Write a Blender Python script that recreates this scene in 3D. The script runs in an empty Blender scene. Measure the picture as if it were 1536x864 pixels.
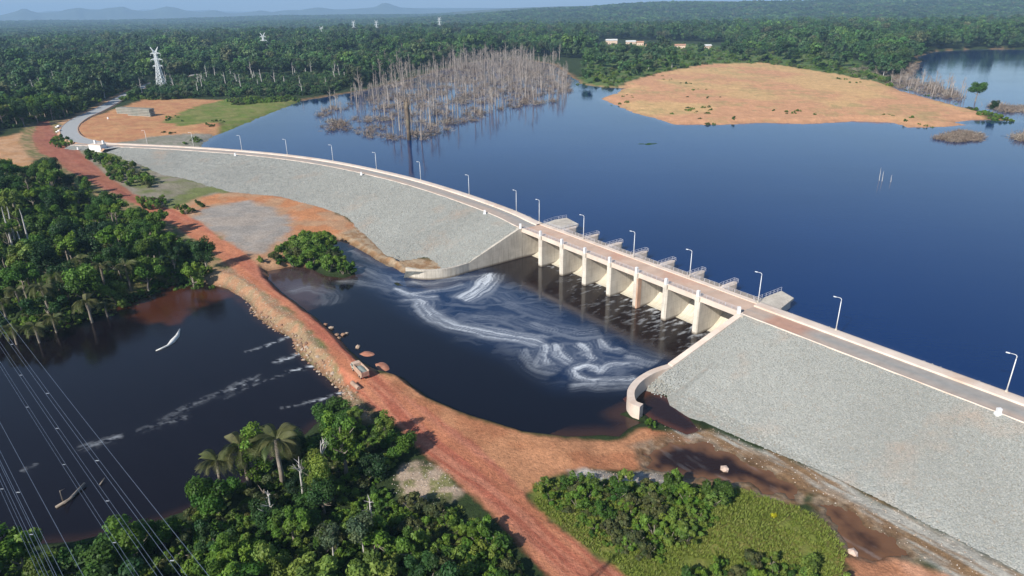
import bpy, bmesh, math, random
import numpy as np
from mathutils import Vector, Matrix
S = bpy.context.scene
COL = S.collection
rad = math.radians
# ------------------------------------------------------------------ camera, sky, sun
H = 75.0; FPX = 1012.5; PITCH = rad(22.436); ROLL = rad(-.9446)
PW, PH = 1536, 864
cF = np.array([0, math.cos(PITCH), -math.sin(PITCH)]); cR = np.array([1., 0, 0]); cU = np.array([0, math.sin(PITCH), math.cos(PITCH)])
cR, cU = cR*math.cos(ROLL)+cU*math.sin(ROLL), -cR*math.sin(ROLL)+cU*math.cos(ROLL)
cam = bpy.data.cameras.new('camera'); camo = bpy.data.objects.new('camera', cam); COL.objects.link(camo)
cam.sensor_width = 36; cam.lens = FPX*36/PW; cam.clip_start = 1; cam.clip_end = 90000
camo.matrix_world = Matrix(((cR[0], cU[0], -cF[0], 0), (cR[1], cU[1], -cF[1], 0), (cR[2], cU[2], -cF[2], H), (0, 0, 0, 1)))
S.camera = camo
SUN_EL = rad(35); SUN_AZ = math.atan2(-.64, -.77)      # compass style: x = sin, y = cos; towards the sun
w = bpy.data.worlds.new("World"); S.world = w; w.use_nodes = True
wn = w.node_tree.nodes; wl_ = w.node_tree.links
sky = wn.new('ShaderNodeTexSky'); sky.sky_type = 'NISHITA'; sky.sun_disc = False
sky.sun_elevation = SUN_EL; sky.sun_rotation = SUN_AZ; sky.air_density = 1.0; sky.dust_density = .3; sky.ozone_density = 3.0
wl_.new(sky.outputs[0], wn['Background'].inputs[0]); wn['Background'].inputs[1].default_value = .09
sl = bpy.data.lights.new('sun', 'SUN'); sl.energy = 5.0; sl.angle = rad(.5); sl.color = (1, .94, .85)
so = bpy.data.objects.new('sun', sl); COL.objects.link(so)
sd = Vector((math.sin(SUN_AZ)*math.cos(SUN_EL), math.cos(SUN_AZ)*math.cos(SUN_EL), math.sin(SUN_EL)))
so.rotation_euler = sd.to_track_quat('Z', 'Y').to_euler(); so.location = (0, 0, 300)
S.view_settings.view_transform = 'Standard'; S.view_settings.look = 'None'
S.view_settings.exposure = 0.46; S.view_settings.gamma = 1
HAZE = 9.5e-5
# ------------------------------------------------------------------ helpers
rng = np.random.default_rng(7); random.seed(7)
def unp(x, y, z):
    x = np.atleast_1d(np.asarray(x, float)); y = np.atleast_1d(np.asarray(y, float)); z = np.broadcast_to(np.asarray(z, float), x.shape)
    d = cF*FPX+(x-PW/2)[:, None]*cR-(y-PH/2)[:, None]*cU
    t = (z-H)/d[:, 2]
    P = d*t[:, None]; P[:, 2] += H
    return P
def U(x, y, z=0.): return unp(x, y, z)[0]
def polyW(pts, z): a = np.array(pts, float); return unp(a[:, 0], a[:, 1], z)[:, :2]
def px(X, Y, Z):
    Q = np.stack([X, Y, Z-H], -1); f = Q@cF
    f = np.where(f < 1, 1, f)
    return PW/2+FPX*(Q@cR)/f, PH/2-FPX*(Q@cU)/f
def h2(ix, iy, seed):
    n = (ix.astype(np.int64)*374761393+iy.astype(np.int64)*668265263+seed*2147483647) & 0xffffffff
    n = ((n ^ (n >> 13))*1274126177) & 0xffffffff
    n = n ^ (n >> 16)
    return (n & 0xffffff)/16777215.
def vn(x, y, seed=0):
    xi = np.floor(x); yi = np.floor(y); fx = x-xi; fy = y-yi
    fx = fx*fx*(3-2*fx); fy = fy*fy*(3-2*fy)
    a = h2(xi, yi, seed); b = h2(xi+1, yi, seed); c = h2(xi, yi+1, seed); d = h2(xi+1, yi+1, seed)
    return (a+(b-a)*fx)*(1-fy)+(c+(d-c)*fx)*fy
def fbm(x, y, seed=0, o=4):
    r = 0; A = .5; t = 0
    for i in range(o):
        r = r+A*vn(x, y, seed+i*17); t += A; A *= .5; x = x*2.03+3.1; y = y*2.03+7.7
    return r/t
def sdf(x, y, poly, margin=60.):
    out = np.full(x.shape, 1e3)
    lo = poly.min(0)-margin; hi = poly.max(0)+margin
    m = (x > lo[0]) & (x < hi[0]) & (y > lo[1]) & (y < hi[1])
    X = x[m]; Y = y[m]
    if X.size == 0: return out
    D = np.full(X.shape, 1e18); ins = np.zeros(X.shape, bool); n = len(poly)
    for i in range(n):
        ax, ay = poly[i]; bx, by = poly[(i+1) % n]
        dx, dy = bx-ax, by-ay; L = dx*dx+dy*dy+1e-9
        t = np.clip(((X-ax)*dx+(Y-ay)*dy)/L, 0, 1)
        q = (X-ax-dx*t)**2+(Y-ay-dy*t)**2
        np.minimum(D, q, out=D)
        if ay != by:
            c = ((ay > Y) != (by > Y)) & (X < (bx-ax)*(Y-ay)/(by-ay)+ax)
            ins ^= c
    out[m] = np.sqrt(D)*np.where(ins, -1, 1)
    return out
def pdist(x, y, line, margin=40.):
    """distance to a polyline, side (+ right of travel), length along it"""
    D = np.full(x.shape, 1e6); Sg = np.ones(x.shape); A = np.zeros(x.shape)
    lo = line.min(0)-margin; hi = line.max(0)+margin
    m = (x > lo[0]) & (x < hi[0]) & (y > lo[1]) & (y < hi[1])
    X = x[m]; Y = y[m]
    d_ = np.full(X.shape, 1e12); s_ = np.ones(X.shape); a_ = np.zeros(X.shape); acc = 0.
    for i in range(len(line)-1):
        ax, ay = line[i]; bx, by = line[i+1]; dx, dy = bx-ax, by-ay; L = dx*dx+dy*dy+1e-9
        t = np.clip(((X-ax)*dx+(Y-ay)*dy)/L, 0, 1)
        q = (X-ax-dx*t)**2+(Y-ay-dy*t)**2; u = q < d_
        d_ = np.where(u, q, d_); s_ = np.where(u, np.sign((X-ax)*dy-(Y-ay)*dx), s_); a_ = np.where(u, acc+t*math.sqrt(L), a_)
        acc += math.sqrt(L)
    D[m] = np.sqrt(d_); Sg[m] = s_; A[m] = a_
    return D, Sg, A
def ss(a, b, x): t = np.clip((x-a)/(b-a), 0, 1); return t*t*(3-2*t)
def smooth(P, n=3):
    P = np.asarray(P, float)
    for _ in range(n):
        Q = [P[0]]
        for a, b in zip(P[:-1], P[1:]): Q += [a*.75+b*.25, a*.25+b*.75]
        Q.append(P[-1]); P = np.array(Q)
    return P
def tag(o, label=None, cat=None, group=None, kind=None):
    if label: o['label'] = label
    if cat: o['category'] = cat
    if group: o['group'] = group
    if kind: o['kind'] = kind
    return o
def obj(name, me, parent=None, loc=(0, 0, 0), rz=0, sc=1, col=None):
    o = bpy.data.objects.new(name, me); (col or COL).objects.link(o)
    if parent: o.parent = parent
    o.location = loc; o.rotation_euler = (0, 0, rz); o.scale = (sc, sc, sc) if not hasattr(sc, '__len__') else sc
    return o
def empty(name, loc, rz=0, sc=1):
    return obj(name, None, None, loc, rz, sc)
def npmesh(name, V, F, mat=None, smooth_=False):
    """V (n,3), F (m,3|4) index arrays"""
    me = bpy.data.meshes.new(name); V = np.asarray(V, np.float32); F = np.asarray(F, np.int32)
    me.vertices.add(len(V)); me.vertices.foreach_set('co', V.ravel())
    k = F.shape[1]; me.loops.add(F.size); me.loops.foreach_set('vertex_index', F.ravel())
    me.polygons.add(len(F)); me.polygons.foreach_set('loop_start', np.arange(0, F.size, k, dtype=np.int32))
    me.polygons.foreach_set('loop_total', np.full(len(F), k, np.int32))
    if smooth_: me.polygons.foreach_set('use_smooth', np.ones(len(F), bool))
    me.update(calc_edges=True)
    if mat: me.materials.append(mat)
    return me
def fattr(me, name, arr, typ='FLOAT'):
    a = me.attributes.new(name, typ, 'POINT')
    arr = np.asarray(arr, np.float32)
    if typ == 'FLOAT': a.data.foreach_set('value', arr.ravel())
    elif typ == 'FLOAT_COLOR': a.data.foreach_set('color', np.concatenate([arr, np.ones((len(arr), 1), np.float32)], 1).ravel())
    elif typ == 'FLOAT_VECTOR': a.data.foreach_set('vector', arr.ravel())
class MB:
    def __init__(s): s.v = []; s.f = []
    def add(s, v, f):
        n = len(s.v); s.v += [tuple(map(float, p)) for p in v]; s.f += [tuple(i+n for i in q) for q in f]; return s
    def box(s, lo, hi, M=None):
        x0, y0, z0 = lo; x1, y1, z1 = hi
        v = [(x0, y0, z0), (x1, y0, z0), (x1, y1, z0), (x0, y1, z0), (x0, y0, z1), (x1, y0, z1), (x1, y1, z1), (x0, y1, z1)]
        if M: v = [M@Vector(p) for p in v]
        return s.add(v, [(0, 3, 2, 1), (4, 5, 6, 7), (0, 1, 5, 4), (1, 2, 6, 5), (2, 3, 7, 6), (3, 0, 4, 7)])
    def tube(s, pts, rs, n=6, cap=True):
        pts = [Vector(p) for p in pts]; rs = [rs]*len(pts) if not hasattr(rs, '__len__') else rs
        v = []; f = []
        for i, p in enumerate(pts):
            d = (pts[min(i+1, len(pts)-1)]-pts[max(i-1, 0)]).normalized()
            a = d.orthogonal().normalized() if i == 0 else (a-d*a.dot(d)).normalized()
            b = d.cross(a)
            for k in range(n):
                t = 2*math.pi*k/n; v.append(p+(a*math.cos(t)+b*math.sin(t))*rs[i])
        for i in range(len(pts)-1):
            for k in range(n): f.append((i*n+k, i*n+(k+1) % n, (i+1)*n+(k+1) % n, (i+1)*n+k))
        if cap: f.append(tuple(range(n-1, -1, -1))); f.append(tuple((len(pts)-1)*n+k for k in range(n)))
        return s.add(v, f)
    def prism(s, poly, z0, z1):
        n = len(poly); v = [(p[0], p[1], z0) for p in poly]+[(p[0], p[1], z1) for p in poly]
        ar = sum(poly[i][0]*poly[(i+1) % n][1]-poly[(i+1) % n][0]*poly[i][1] for i in range(n))
        f = [tuple(range(n-1, -1, -1)), tuple(range(n, 2*n))]+[(i, (i+1) % n, n+(i+1) % n, n+i) for i in range(n)]
        if ar < 0: f = [q[::-1] for q in f]
        return s.add(v, f)
    def mesh(s, name, mat, sm=False):
        me = bpy.data.meshes.new(name); me.from_pydata(s.v, [], s.f); me.update()
        if sm: me.polygons.foreach_set('use_smooth', np.ones(len(me.polygons), bool))
        if mat: me.materials.append(mat)
        return me
    def build(s, name, mat, parent=None, sm=False): return obj(name, s.mesh(name, mat, sm), parent)
# ------------------------------------------------------------------ materials
def newmat(name):
    m = bpy.data.materials.new(name); m.use_nodes = True; nt = m.node_tree
    return m, nt, nt.nodes, nt.links, nt.nodes['Principled BSDF']
def noise(nt, scale, detail=3, vec=None, rough=.55, dist=0):
    n = nt.nodes.new('ShaderNodeTexNoise'); n.inputs['Scale'].default_value = scale; n.inputs['Detail'].default_value = detail
    n.inputs['Roughness'].default_value = rough; n.inputs['Distortion'].default_value = dist
    if vec is None:
        g = nt.nodes.new('ShaderNodeNewGeometry'); vec = g.outputs['Position']
    nt.links.new(vec, n.inputs['Vector']); return n.outputs[0]
def mth(nt, op, a, b=None, c=None, clamp=False):
    n = nt.nodes.new('ShaderNodeMath'); n.operation = op; n.use_clamp = clamp
    for i, v in enumerate((a, b, c)):
        if v is None: continue
        if isinstance(v, (int, float)): n.inputs[i].default_value = v
        else: nt.links.new(v, n.inputs[i])
    return n.outputs[0]
def mixc(nt, f, a, b, mode='MIX'):
    n = nt.nodes.new('ShaderNodeMix'); n.data_type = 'RGBA'; n.blend_type = mode
    for s_, v in ((0, f), (6, a), (7, b)):
        if isinstance(v, (int, float)): n.inputs[s_].default_value = v
        elif isinstance(v, tuple): n.inputs[s_].default_value = (*v[:3], 1)
        else: nt.links.new(v, n.inputs[s_])
    return n.outputs[2]
def mrange(nt, v, a, b, c, d):
    n = nt.nodes.new('ShaderNodeMapRange'); nt.links.new(v, n.inputs[0])
    for i, q in enumerate((a, b, c, d)): n.inputs[i+1].default_value = q
    return n.outputs[0]
def bump(nt, hgt, bsdf, st=.5, dist=.1):
    b = nt.nodes.new('ShaderNodeBump'); b.inputs['Strength'].default_value = st; b.inputs['Distance'].default_value = dist
    nt.links.new(hgt, b.inputs['Height']); nt.links.new(b.outputs[0], bsdf.inputs['Normal'])
def plain(name, c, rough=.8, var=.25, scale=1., c2=None, bs=.02, metal=0, bsc=None, streak=0):
    m, nt, N, L, b = newmat(name)
    n = noise(nt, scale, 5)
    lo = tuple(v*(1-var) for v in c); hi = tuple(min(1, v*(1+var)) for v in c)
    col = mixc(nt, mrange(nt, n, .3, .7, 0, 1), lo, hi)
    if c2: col = mixc(nt, mth(nt, 'MULTIPLY', mrange(nt, noise(nt, scale*.31, 6, rough=.7), .5, .68, 0, 1), .8), col, c2)
    if streak:
        g = N.new('ShaderNodeNewGeometry'); mp = N.new('ShaderNodeMapping'); L.new(g.outputs['Position'], mp.inputs[0]); mp.inputs['Scale'].default_value = (1.6, 1.6, .10)
        col = mixc(nt, mth(nt, 'MULTIPLY', mrange(nt, noise(nt, 1., 5, mp.outputs[0], .7), .5, .72, 0, 1), streak), col, (.17, .145, .11))
        sp = N.new('ShaderNodeSeparateXYZ'); L.new(g.outputs['Position'], sp.inputs[0])
        jn = mrange(nt, mth(nt, 'ABSOLUTE', mth(nt, 'SUBTRACT', mth(nt, 'FRACT', mth(nt, 'MULTIPLY', sp.outputs['Z'], .42)), .5)), .0, .035, .45, 0)
        col = mixc(nt, mth(nt, 'MULTIPLY', jn, .7, clamp=True), col, (.24, .21, .17))
        col = mixc(nt, mrange(nt, sp.outputs['Z'], -11.1, -10.5, .8, 0), col, (.10, .075, .05))
    L.new(col, b.inputs['Base Color']); b.inputs['Roughness'].default_value = rough; b.inputs['Metallic'].default_value = metal
    if bs: bump(nt, noise(nt, bsc or scale*6, 4), b, .6, bs)
    return m
M = {}
M['concrete'] = plain('concrete', (.50, .455, .385), .85, .14, .35, (.36, .31, .26), .02, bsc=3, streak=.65)
M['pier'] = plain('pier_concrete', (.62, .57, .49), .85, .10, .3, (.46, .40, .33), .02, bsc=3, streak=.5)
M['walk'] = plain('walkway_concrete', (.62, .52, .44), .85, .10, .25, (.50, .36, .27), .01, bsc=3)
M['deck'] = plain('deck_concrete', (.50, .36, .275), .9, .14, .22, (.48, .26, .18), .01, bsc=3)
M['white'] = plain('white_paint', (.72, .72, .72), .6, .06, 1, None, 0)
M['steel'] = plain('galvanised_steel', (.50, .53, .57), .5, .1, 1, None, 0, .3)
M['rail'] = plain('railing_paint', (.48, .47, .50), .6, .1, 1, None, 0)
M['pylon'] = plain('pylon_steel', (.62, .66, .68), .55, .1, .5, None, 0, .2)
M['wire'] = plain('conductor_aluminium', (.16, .20, .27), .45, .1, .5, None, 0, .4)
M['rock'] = plain('rock', (.33, .22, .16), .9, .4, .35, (.46, .38, .32), .08)
M['tyre'] = plain('tyre_rubber', (.02, .02, .02), .9, .2, 2, None, 0)
M['gate'] = plain('gate_steel', (.10, .085, .07), .6, .3, .6, None, 0)
M['glass'] = plain('dark_glass', (.02, .025, .03), .15, .1, 1, None, 0)
M['truckgreen'] = plain('truck_cab_paint', (.34, .40, .34), .5, .12, 1.2, (.40, .30, .22), 0)
M['truckbed'] = plain('truck_bed_paint', (.50, .36, .27), .7, .15, 1.5, (.48, .24, .16), 0)
M['gravel'] = plain('gravel_load', (.20, .23, .21), .95, .3, 3, None, .05)
M['panel'] = plain('precast_panel', (.36, .38, .34), .8, .15, .4, (.48, .42, .36), .01)
M['panel2'] = plain('dark_panel', (.20, .20, .17), .85, .2, .4, (.30, .27, .23), .01)  # darker tone for every other panel, so the layers read as stripes
M['roof1'] = plain('rusty_roof', (.40, .22, .14), .8, .2, .4, None, 0)
M['roof2'] = plain('pale_tin_roof', (.6, .6, .58), .5, .1, .4, None, 0)
M['house'] = plain('house_plaster', (.66, .50, .38), .85, .12, .4, None, 0)
M['deadwood'] = plain('dead_wood', (.255, .215, .185), .9, .4, .12, (.42, .39, .35), 0)
M['bark'] = plain('bark', (.24, .20, .16), .9, .3, .8, (.36, .33, .28), .02)
M['darkbark'] = plain('dark_trunk', (.14, .105, .075), .9, .3, .5, (.22, .2, .13), .05)
M['foamwhite'] = plain('bleached_wood', (.70, .70, .66), .8, .12, 1.2, (.5, .48, .42), .03)
m, nt, N, L, b = newmat('asphalt'); M['asphalt'] = m
at = N.new('ShaderNodeAttribute'); at.attribute_name = 'col'
n1 = mrange(nt, noise(nt, .5, 5), .3, .7, .88, 1.12)
L.new(mixc(nt, 1., at.outputs['Color'], n1, 'MULTIPLY'), b.inputs['Base Color']); b.inputs['Roughness'].default_value = .9
bump(nt, noise(nt, 4, 3), b, .3, .02)
# terrain: its colours come from the ground-cover masks stored on the sheet
m, nt, N, L, b = newmat('ground_cover'); M['ground'] = m
at = N.new('ShaderNodeAttribute'); at.attribute_name = 'col'
n1 = mrange(nt, noise(nt, 1.3, 7, rough=.7), .3, .7, .70, 1.28); n2 = mrange(nt, noise(nt, .12, 4), .3, .7, .88, 1.12)
c = mixc(nt, 1., at.outputs['Color'], n1, 'MULTIPLY'); c = mixc(nt, 1., c, n2, 'MULTIPLY')
L.new(c, b.inputs['Base Color']); b.inputs['Roughness'].default_value = .95; b.inputs['Specular IOR Level'].default_value = .15
bump(nt, noise(nt, 1.6, 6, rough=.7), b, .9, .35)
# riprap: broken grey rock
def stone_mat(name, cols, bs=.1):
    m, nt, N, L, b = newmat(name); oi = N.new('ShaderNodeObjectInfo')
    r = N.new('ShaderNodeValToRGB'); L.new(oi.outputs['Random'], r.inputs[0]); r.color_ramp.interpolation = 'CONSTANT'
    while len(r.color_ramp.elements) < len(cols): r.color_ramp.elements.new(.5)
    for i, c_ in enumerate(cols): e = r.color_ramp.elements[i]; e.position = i/len(cols); e.color = (*c_, 1)
    st = mixc(nt, mth(nt, 'MULTIPLY', mrange(nt, noise(nt, .05, 5, rough=.6), .56, .72, 0, 1), .55), r.outputs[0], (.42, .30, .22))
    st = mixc(nt, 1., st, mrange(nt, noise(nt, .03, 3), .3, .7, .9, 1.1), 'MULTIPLY')
    L.new(st, b.inputs['Base Color']); b.inputs['Roughness'].default_value = .9
    return m
M['riprap'] = stone_mat('riprap_stone', [(.29, .30, .28), (.32, .325, .30), (.27, .285, .27), (.305, .31, .29), (.355, .355, .33), (.295, .30, .28)])
M['ripbase'] = plain('riprap_bed', (.27, .275, .25), .95, .3, 2.2, (.32, .27, .22), .25)
M['cobble'] = stone_mat('bank_stone', [(.30, .19, .12), (.25, .14, .09), (.36, .27, .20), (.28, .17, .11), (.20, .13, .09), (.40, .32, .25)])
def leaf_mat(name, cols, tr=.3, patch=0):
    m, nt, N, L, b = newmat(name); oi = N.new('ShaderNodeObjectInfo')
    r = N.new('ShaderNodeValToRGB'); L.new(oi.outputs['Random'], r.inputs[0])
    while len(r.color_ramp.elements) < len(cols): r.color_ramp.elements.new(.5)
    for i, c_ in enumerate(cols): e = r.color_ramp.elements[i]; e.position = i/(len(cols)-1); e.color = (*c_, 1)
    at = N.new('ShaderNodeAttribute'); at.attribute_name = 'tint'
    c = mixc(nt, 1., r.outputs[0], at.outputs['Color'], 'MULTIPLY')
    if patch:
        pn = noise(nt, .006, 4, rough=.65); pn2 = noise(nt, .03, 3)
        c = mixc(nt, 1., c, mrange(nt, pn, .32, .66, .55, 1.75), 'MULTIPLY'); c = mixc(nt, 1., c, mrange(nt, pn2, .3, .7, .7, 1.35), 'MULTIPLY')
        c = mixc(nt, mrange(nt, pn2, .58, .72, 0, .5), c, (.105, .12, .05))
    d = N.new('ShaderNodeBsdfPrincipled'); L.new(c, d.inputs['Base Color']); d.inputs['Roughness'].default_value = .55; d.inputs['Specular IOR Level'].default_value = .25
    t = N.new('ShaderNodeBsdfTranslucent'); L.new(mixc(nt, 1., c, (1.1, 1.15, .5), 'MULTIPLY'), t.inputs[0])
    mx = N.new('ShaderNodeMixShader'); mx.inputs[0].default_value = tr; L.new(d.outputs[0], mx.inputs[1]); L.new(t.outputs[0], mx.inputs[2])
    N.remove(b); L.new(mx.outputs[0], N['Material Output'].inputs[0]); return m
M['leaf'] = leaf_mat('leaves', [(.038, .100, .014), (.060, .140, .018), (.028, .078, .016), (.080, .165, .022), (.045, .110, .022), (.075, .125, .020)])
M['bushleaf'] = leaf_mat('bush_leaves', [(.085, .175, .022), (.12, .20, .028), (.060, .13, .020), (.15, .21, .035), (.10, .165, .035)])
M['farleaf'] = leaf_mat('forest_leaves', [(.028, .068, .022), (.044, .098, .024), (.022, .052, .022), (.062, .115, .026), (.032, .072, .028), (.075, .088, .042)], .15, 1)
M['palmleaf'] = leaf_mat('palm_fronds', [(.10, .12, .04), (.14, .14, .055), (.09, .13, .04)])
M['grass'] = leaf_mat('grass_blades', [(.19, .25, .04), (.22, .26, .05), (.18, .24, .035), (.25, .26, .07)])
M['brush'] = leaf_mat('dead_brushwood', [(.19, .145, .11), (.25, .205, .165), (.16, .115, .085), (.31, .27, .22)], 0)
def water_mat(name, rough, bsc, bst, bdist, deepfade=None):
    m, nt, N, L, b = newmat(name)
    a = N.new('ShaderNodeAttribute'); a.attribute_name = 'col'
    f = N.new('ShaderNodeAttribute'); f.attribute_name = 'foam'
    fn = mrange(nt, noise(nt, 2.6, 6, rough=.7), .30, .68, .72, 1.1)
    fo = mth(nt, 'MULTIPLY', f.outputs['Fac'], fn, clamp=True)
    L.new(mixc(nt, fo, a.outputs['Color'], (.62, .66, .70)), b.inputs['Base Color'])
    L.new(mth(nt, 'MULTIPLY_ADD', fo, .5, rough, clamp=True), b.inputs['Roughness'])
    b.inputs['IOR'].default_value = 1.33
    geo = N.new('ShaderNodeNewGeometry'); mp = N.new('ShaderNodeMapping'); L.new(geo.outputs['Position'], mp.inputs[0])
    mp.inputs['Rotation'].default_value = (0, 0, .6); mp.inputs['Scale'].default_value = (1, 2.2, 1)
    hgt = mth(nt, 'ADD', noise(nt, bsc, 4, mp.outputs[0]), mth(nt, 'MULTIPLY', fo, .3))
    wp = mrange(nt, noise(nt, .012, 4, mp.outputs[0]), .4, .62, .35, 1.6)
    bump(nt, mth(nt, 'MULTIPLY', hgt, wp), b, bst, bdist)
    return m
M['reservoir'] = water_mat('reservoir_water', .07, .55, .35, .06)
M['tail'] = water_mat('tailwater_water', .05, .9, .45, .07)
M['river'] = water_mat('river_water', .06, .8, .55, .08)
# ------------------------------------------------------------------ dam axis (lamp line) from the lamp feet
lampx = [(222, 217.4), (291.7, 220.8), (364, 226), (432.6, 232.5), (501.4, 242), (566, 255), (632.9, 270.8), (705, 293), (776.6, 318.5), (814.7, 333.3), (875.4, 359.4), (948, 387.5), (1034, 417.5), (1136.5, 455), (1257, 495.5), (1509.7, 589.3)]
LP = np.array([U(*p)[:2] for p in lampx])
ax = np.array([.5895, -.8078]); ax /= np.linalg.norm(ax); dn = np.array([ax[1], -ax[0]])     # dn: downstream
Om = LP[10:].mean(0)
LPs = LP.copy()
for i in range(9, 16): LPs[i] = Om+ax*((LP[i]-Om)@ax)
left_pts = [U(120, 213.5)[:2]]+[LPs[i] for i in range(10)]
lc = smooth(left_pts+[LPs[10]], 3)
CURVE = np.vstack([lc, LPs[15], LPs[15]+ax*60, LPs[15]+ax*160])
SEG = np.r_[0, np.cumsum(np.linalg.norm(np.diff(CURVE, axis=0), axis=1))]
def s_of(P):
    d, s, a = pdist(np.array([P[0]]), np.array([P[1]]), CURVE, 1e4); return a[0], d[0]*s[0]
def at_s(s):
    x = np.interp(s, SEG, CURVE[:, 0]); y = np.interp(s, SEG, CURVE[:, 1]); e = 4.
    t = np.array([np.interp(s+e, SEG, CURVE[:, 0])-np.interp(s-e, SEG, CURVE[:, 0]), np.interp(s+e, SEG, CURVE[:, 1])-np.interp(s-e, SEG, CURVE[:, 1])])
    t /= np.linalg.norm(t); return np.array([x, y]), t, np.array([t[1], -t[0]])
SL = s_of(U(783, 343))[0]; SR = s_of(U(1106, 470))[0]           # abutments
noses = [(812, 353), (847, 366), (880, 380), (917, 394), (957, 410), (1001, 426), (1048, 444)]
SP = np.array([s_of(U(*p))[0] for p in noses])
kk = np.polyfit(np.arange(7), SP, 1); SP = np.polyval(kk, np.arange(7))
toe = [((1536, 862), -10.6), ((1400, 790), -10.6), ((1250, 715), -10.8), ((1130, 665), -10.8), ((1060, 635), -10.9), ((1010, 600), -11.3), ((985, 582), -11.6),
       ((607, 404), -11.0), ((575, 380), -10.3), ((540, 345), -9.8), ((515, 322), -9), ((470, 308), -8.6), ((420, 295), -8.2), ((345, 288), -8), ((245, 262), -6.5), ((190, 240), -4), ((165, 229), -2)]
TS = []
for p, z in toe:
    P = U(*p, z); s_, o_ = s_of(P[:2]); TS.append((s_, o_, z))
TS = np.array(sorted(TS)); TS[:, 1] = np.maximum(TS[:, 1], 11)
CE = 9.5                                                          # crest edge offset
kS = (TS[:, 1]-CE)/(-TS[:, 2])
KS = np.array(sorted([(a, b) for a, b in zip(TS[:, 0], kS) if not SL-12 < a < SR+6]+[(SL-16, 3.15), (SL, 3.08), (SR, 3.08), (SR+8, 3.05)]))
def slope_k(s): return np.interp(s, KS[:, 0], KS[:, 1])
SWE = s_of(U(608, 401.6, -7.8)[:2])[0]
def slope_z(s, o):
    z = -(o-CE)/slope_k(s); berm = np.where(np.asarray(s) < SL+3, -7.95-8*ss(SWE+5, SWE+1, s), -99)
    return np.where(np.asarray(o) < 57, np.maximum(z, berm-.01*np.maximum(0, o-34)), z)
# ------------------------------------------------------------------ polygons (traced in photo pixels, laid on their own level)
RES = polyW([(-0, 0)], 0)
zr = -2.6
dam_up = [at_s(s)[0]+at_s(s)[2]*-1.0 for s in np.linspace(SEG[-1], s_of(U(300, 221))[0], 40)]
shore = polyW([(303, 217), (325, 203), (345, 195), (385, 178), (425, 162), (450, 152), (480, 147), (520, 140), (560, 133), (600, 122), (640, 112), (690, 98), (730, 91), (780, 89), (830, 97), (862, 118), (873, 127), (905, 131), (937, 132), (925, 140), (900, 148),
    (925, 158), (950, 169), (985, 178), (1010, 187), (1080, 187), (1150, 184), (1210, 186), (1280, 182), (1340, 184), (1362, 191), (1400, 191), (1450, 188), (1430, 184), (1455, 180), (1485, 180), (1530, 182), (1500, 176), (1478, 170), (1440, 160), (1400, 150), (1350, 136), (1330, 124), (1362, 112), (1365, 99), (1385, 92), (1375, 86), (1405, 77), (1470, 74), (1540, 74), (1700, 73), (2300, 80)], zr)
RES = np.vstack([dam_up, shore])
zt = -11.3
TAIL = np.vstack([polyW([(604, 409), (575, 393), (545, 378), (520, 363), (507, 359), (499, 361), (503, 380), (512, 395), (528, 402), (533, 412), (515, 417), (490, 414), (470, 405), (445, 398), (425, 402), (400, 407), (404, 420), (430, 446), (470, 474), (500, 499), (530, 530), (545, 545), (575, 560), (590, 562), (605, 567), (620, 580), (645, 597), (690, 618), (740, 634), (790, 649), (850, 656), (900, 653), (928, 655), (945, 642), (962, 634)], zt),
                  [at_s(SR+3)[0]+at_s(SR+3)[2]*o for o in (56, 40, 20, 1)], [at_s(SL-3)[0]+at_s(SL-3)[2]*o for o in (1, 30, 45)]])
POND = polyW([(945, 600), (975, 585), (1005, 598), (1035, 622), (1060, 642), (1030, 652), (1000, 640), (975, 628), (962, 618)], zt)
zv = -12.1
RIV = polyW([(-500, 500), (0, 492), (50, 497), (110, 480), (180, 455), (240, 430), (290, 423), (320, 428), (345, 434), (368, 450), (388, 478), (415, 495), (440, 508), (442, 525), (468, 548), (490, 568), (512, 586), (512, 600), (495, 618), (465, 645), (415, 685), (370, 722), (310, 755), (240, 782), (120, 812), (-60, 822), (-500, 860)], zv)
zs_ = -10.95
SEEP = polyW([(970, 682), (1005, 664), (1060, 668), (1115, 690), (1160, 712), (1200, 735), (1190, 746), (1145, 736), (1110, 722), (1060, 722), (1010, 712), (975, 702)], zs_)
SEEPB = polyW([(1228, 757), (1250, 756), (1290, 783), (1338, 810), (1352, 835), (1310, 840), (1285, 828), (1260, 797)], zs_)
ROAD = polyW([(822, 866), (780, 820), (745, 780), (700, 738), (655, 698), (628, 672), (600, 640), (572, 620), (549, 604), (533, 590), (522, 573), (508, 548), (490, 520), (466, 494), (440, 468), (415, 448), (385, 428), (350, 405), (325, 385), (295, 362), (265, 342), (230, 325), (200, 310), (150, 290), (105, 270), (90, 258), (65, 248), (52, 225), (62, 200),
    (76, 195), (86, 215), (110, 235), (130, 250), (165, 276), (200, 296), (235, 311), (270, 320), (300, 335), (330, 358), (365, 378), (398, 405), (432, 440), (470, 468), (502, 495), (532, 528), (552, 548), (577, 566), (607, 590), (640, 612), (690, 645), (720, 672), (755, 705), (790, 745), (820, 780), (880, 828), (935, 866), (1000, 930), (860, 930)], -8.9)
ROADC = polyW([(960, 960), (870, 866), (780, 775), (720, 720), (660, 672), (600, 618), (560, 577), (520, 535), (480, 494), (440, 457), (400, 425), (350, 388), (300, 348), (260, 328), (215, 308), (150, 280), (100, 255), (70, 222), (68, 198)], -8.9)
DIRT = polyW([(545, 562), (605, 566), (640, 600), (690, 622), (740, 637), (790, 653), (850, 660), (928, 658), (962, 636), (1000, 640), (1060, 650), (1040, 662), (1005, 662), (985, 680), (975, 700), (930, 705), (860, 706), (815, 716), (800, 735), (780, 748), (720, 700), (640, 640), (590, 610)], -9.6)
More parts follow.
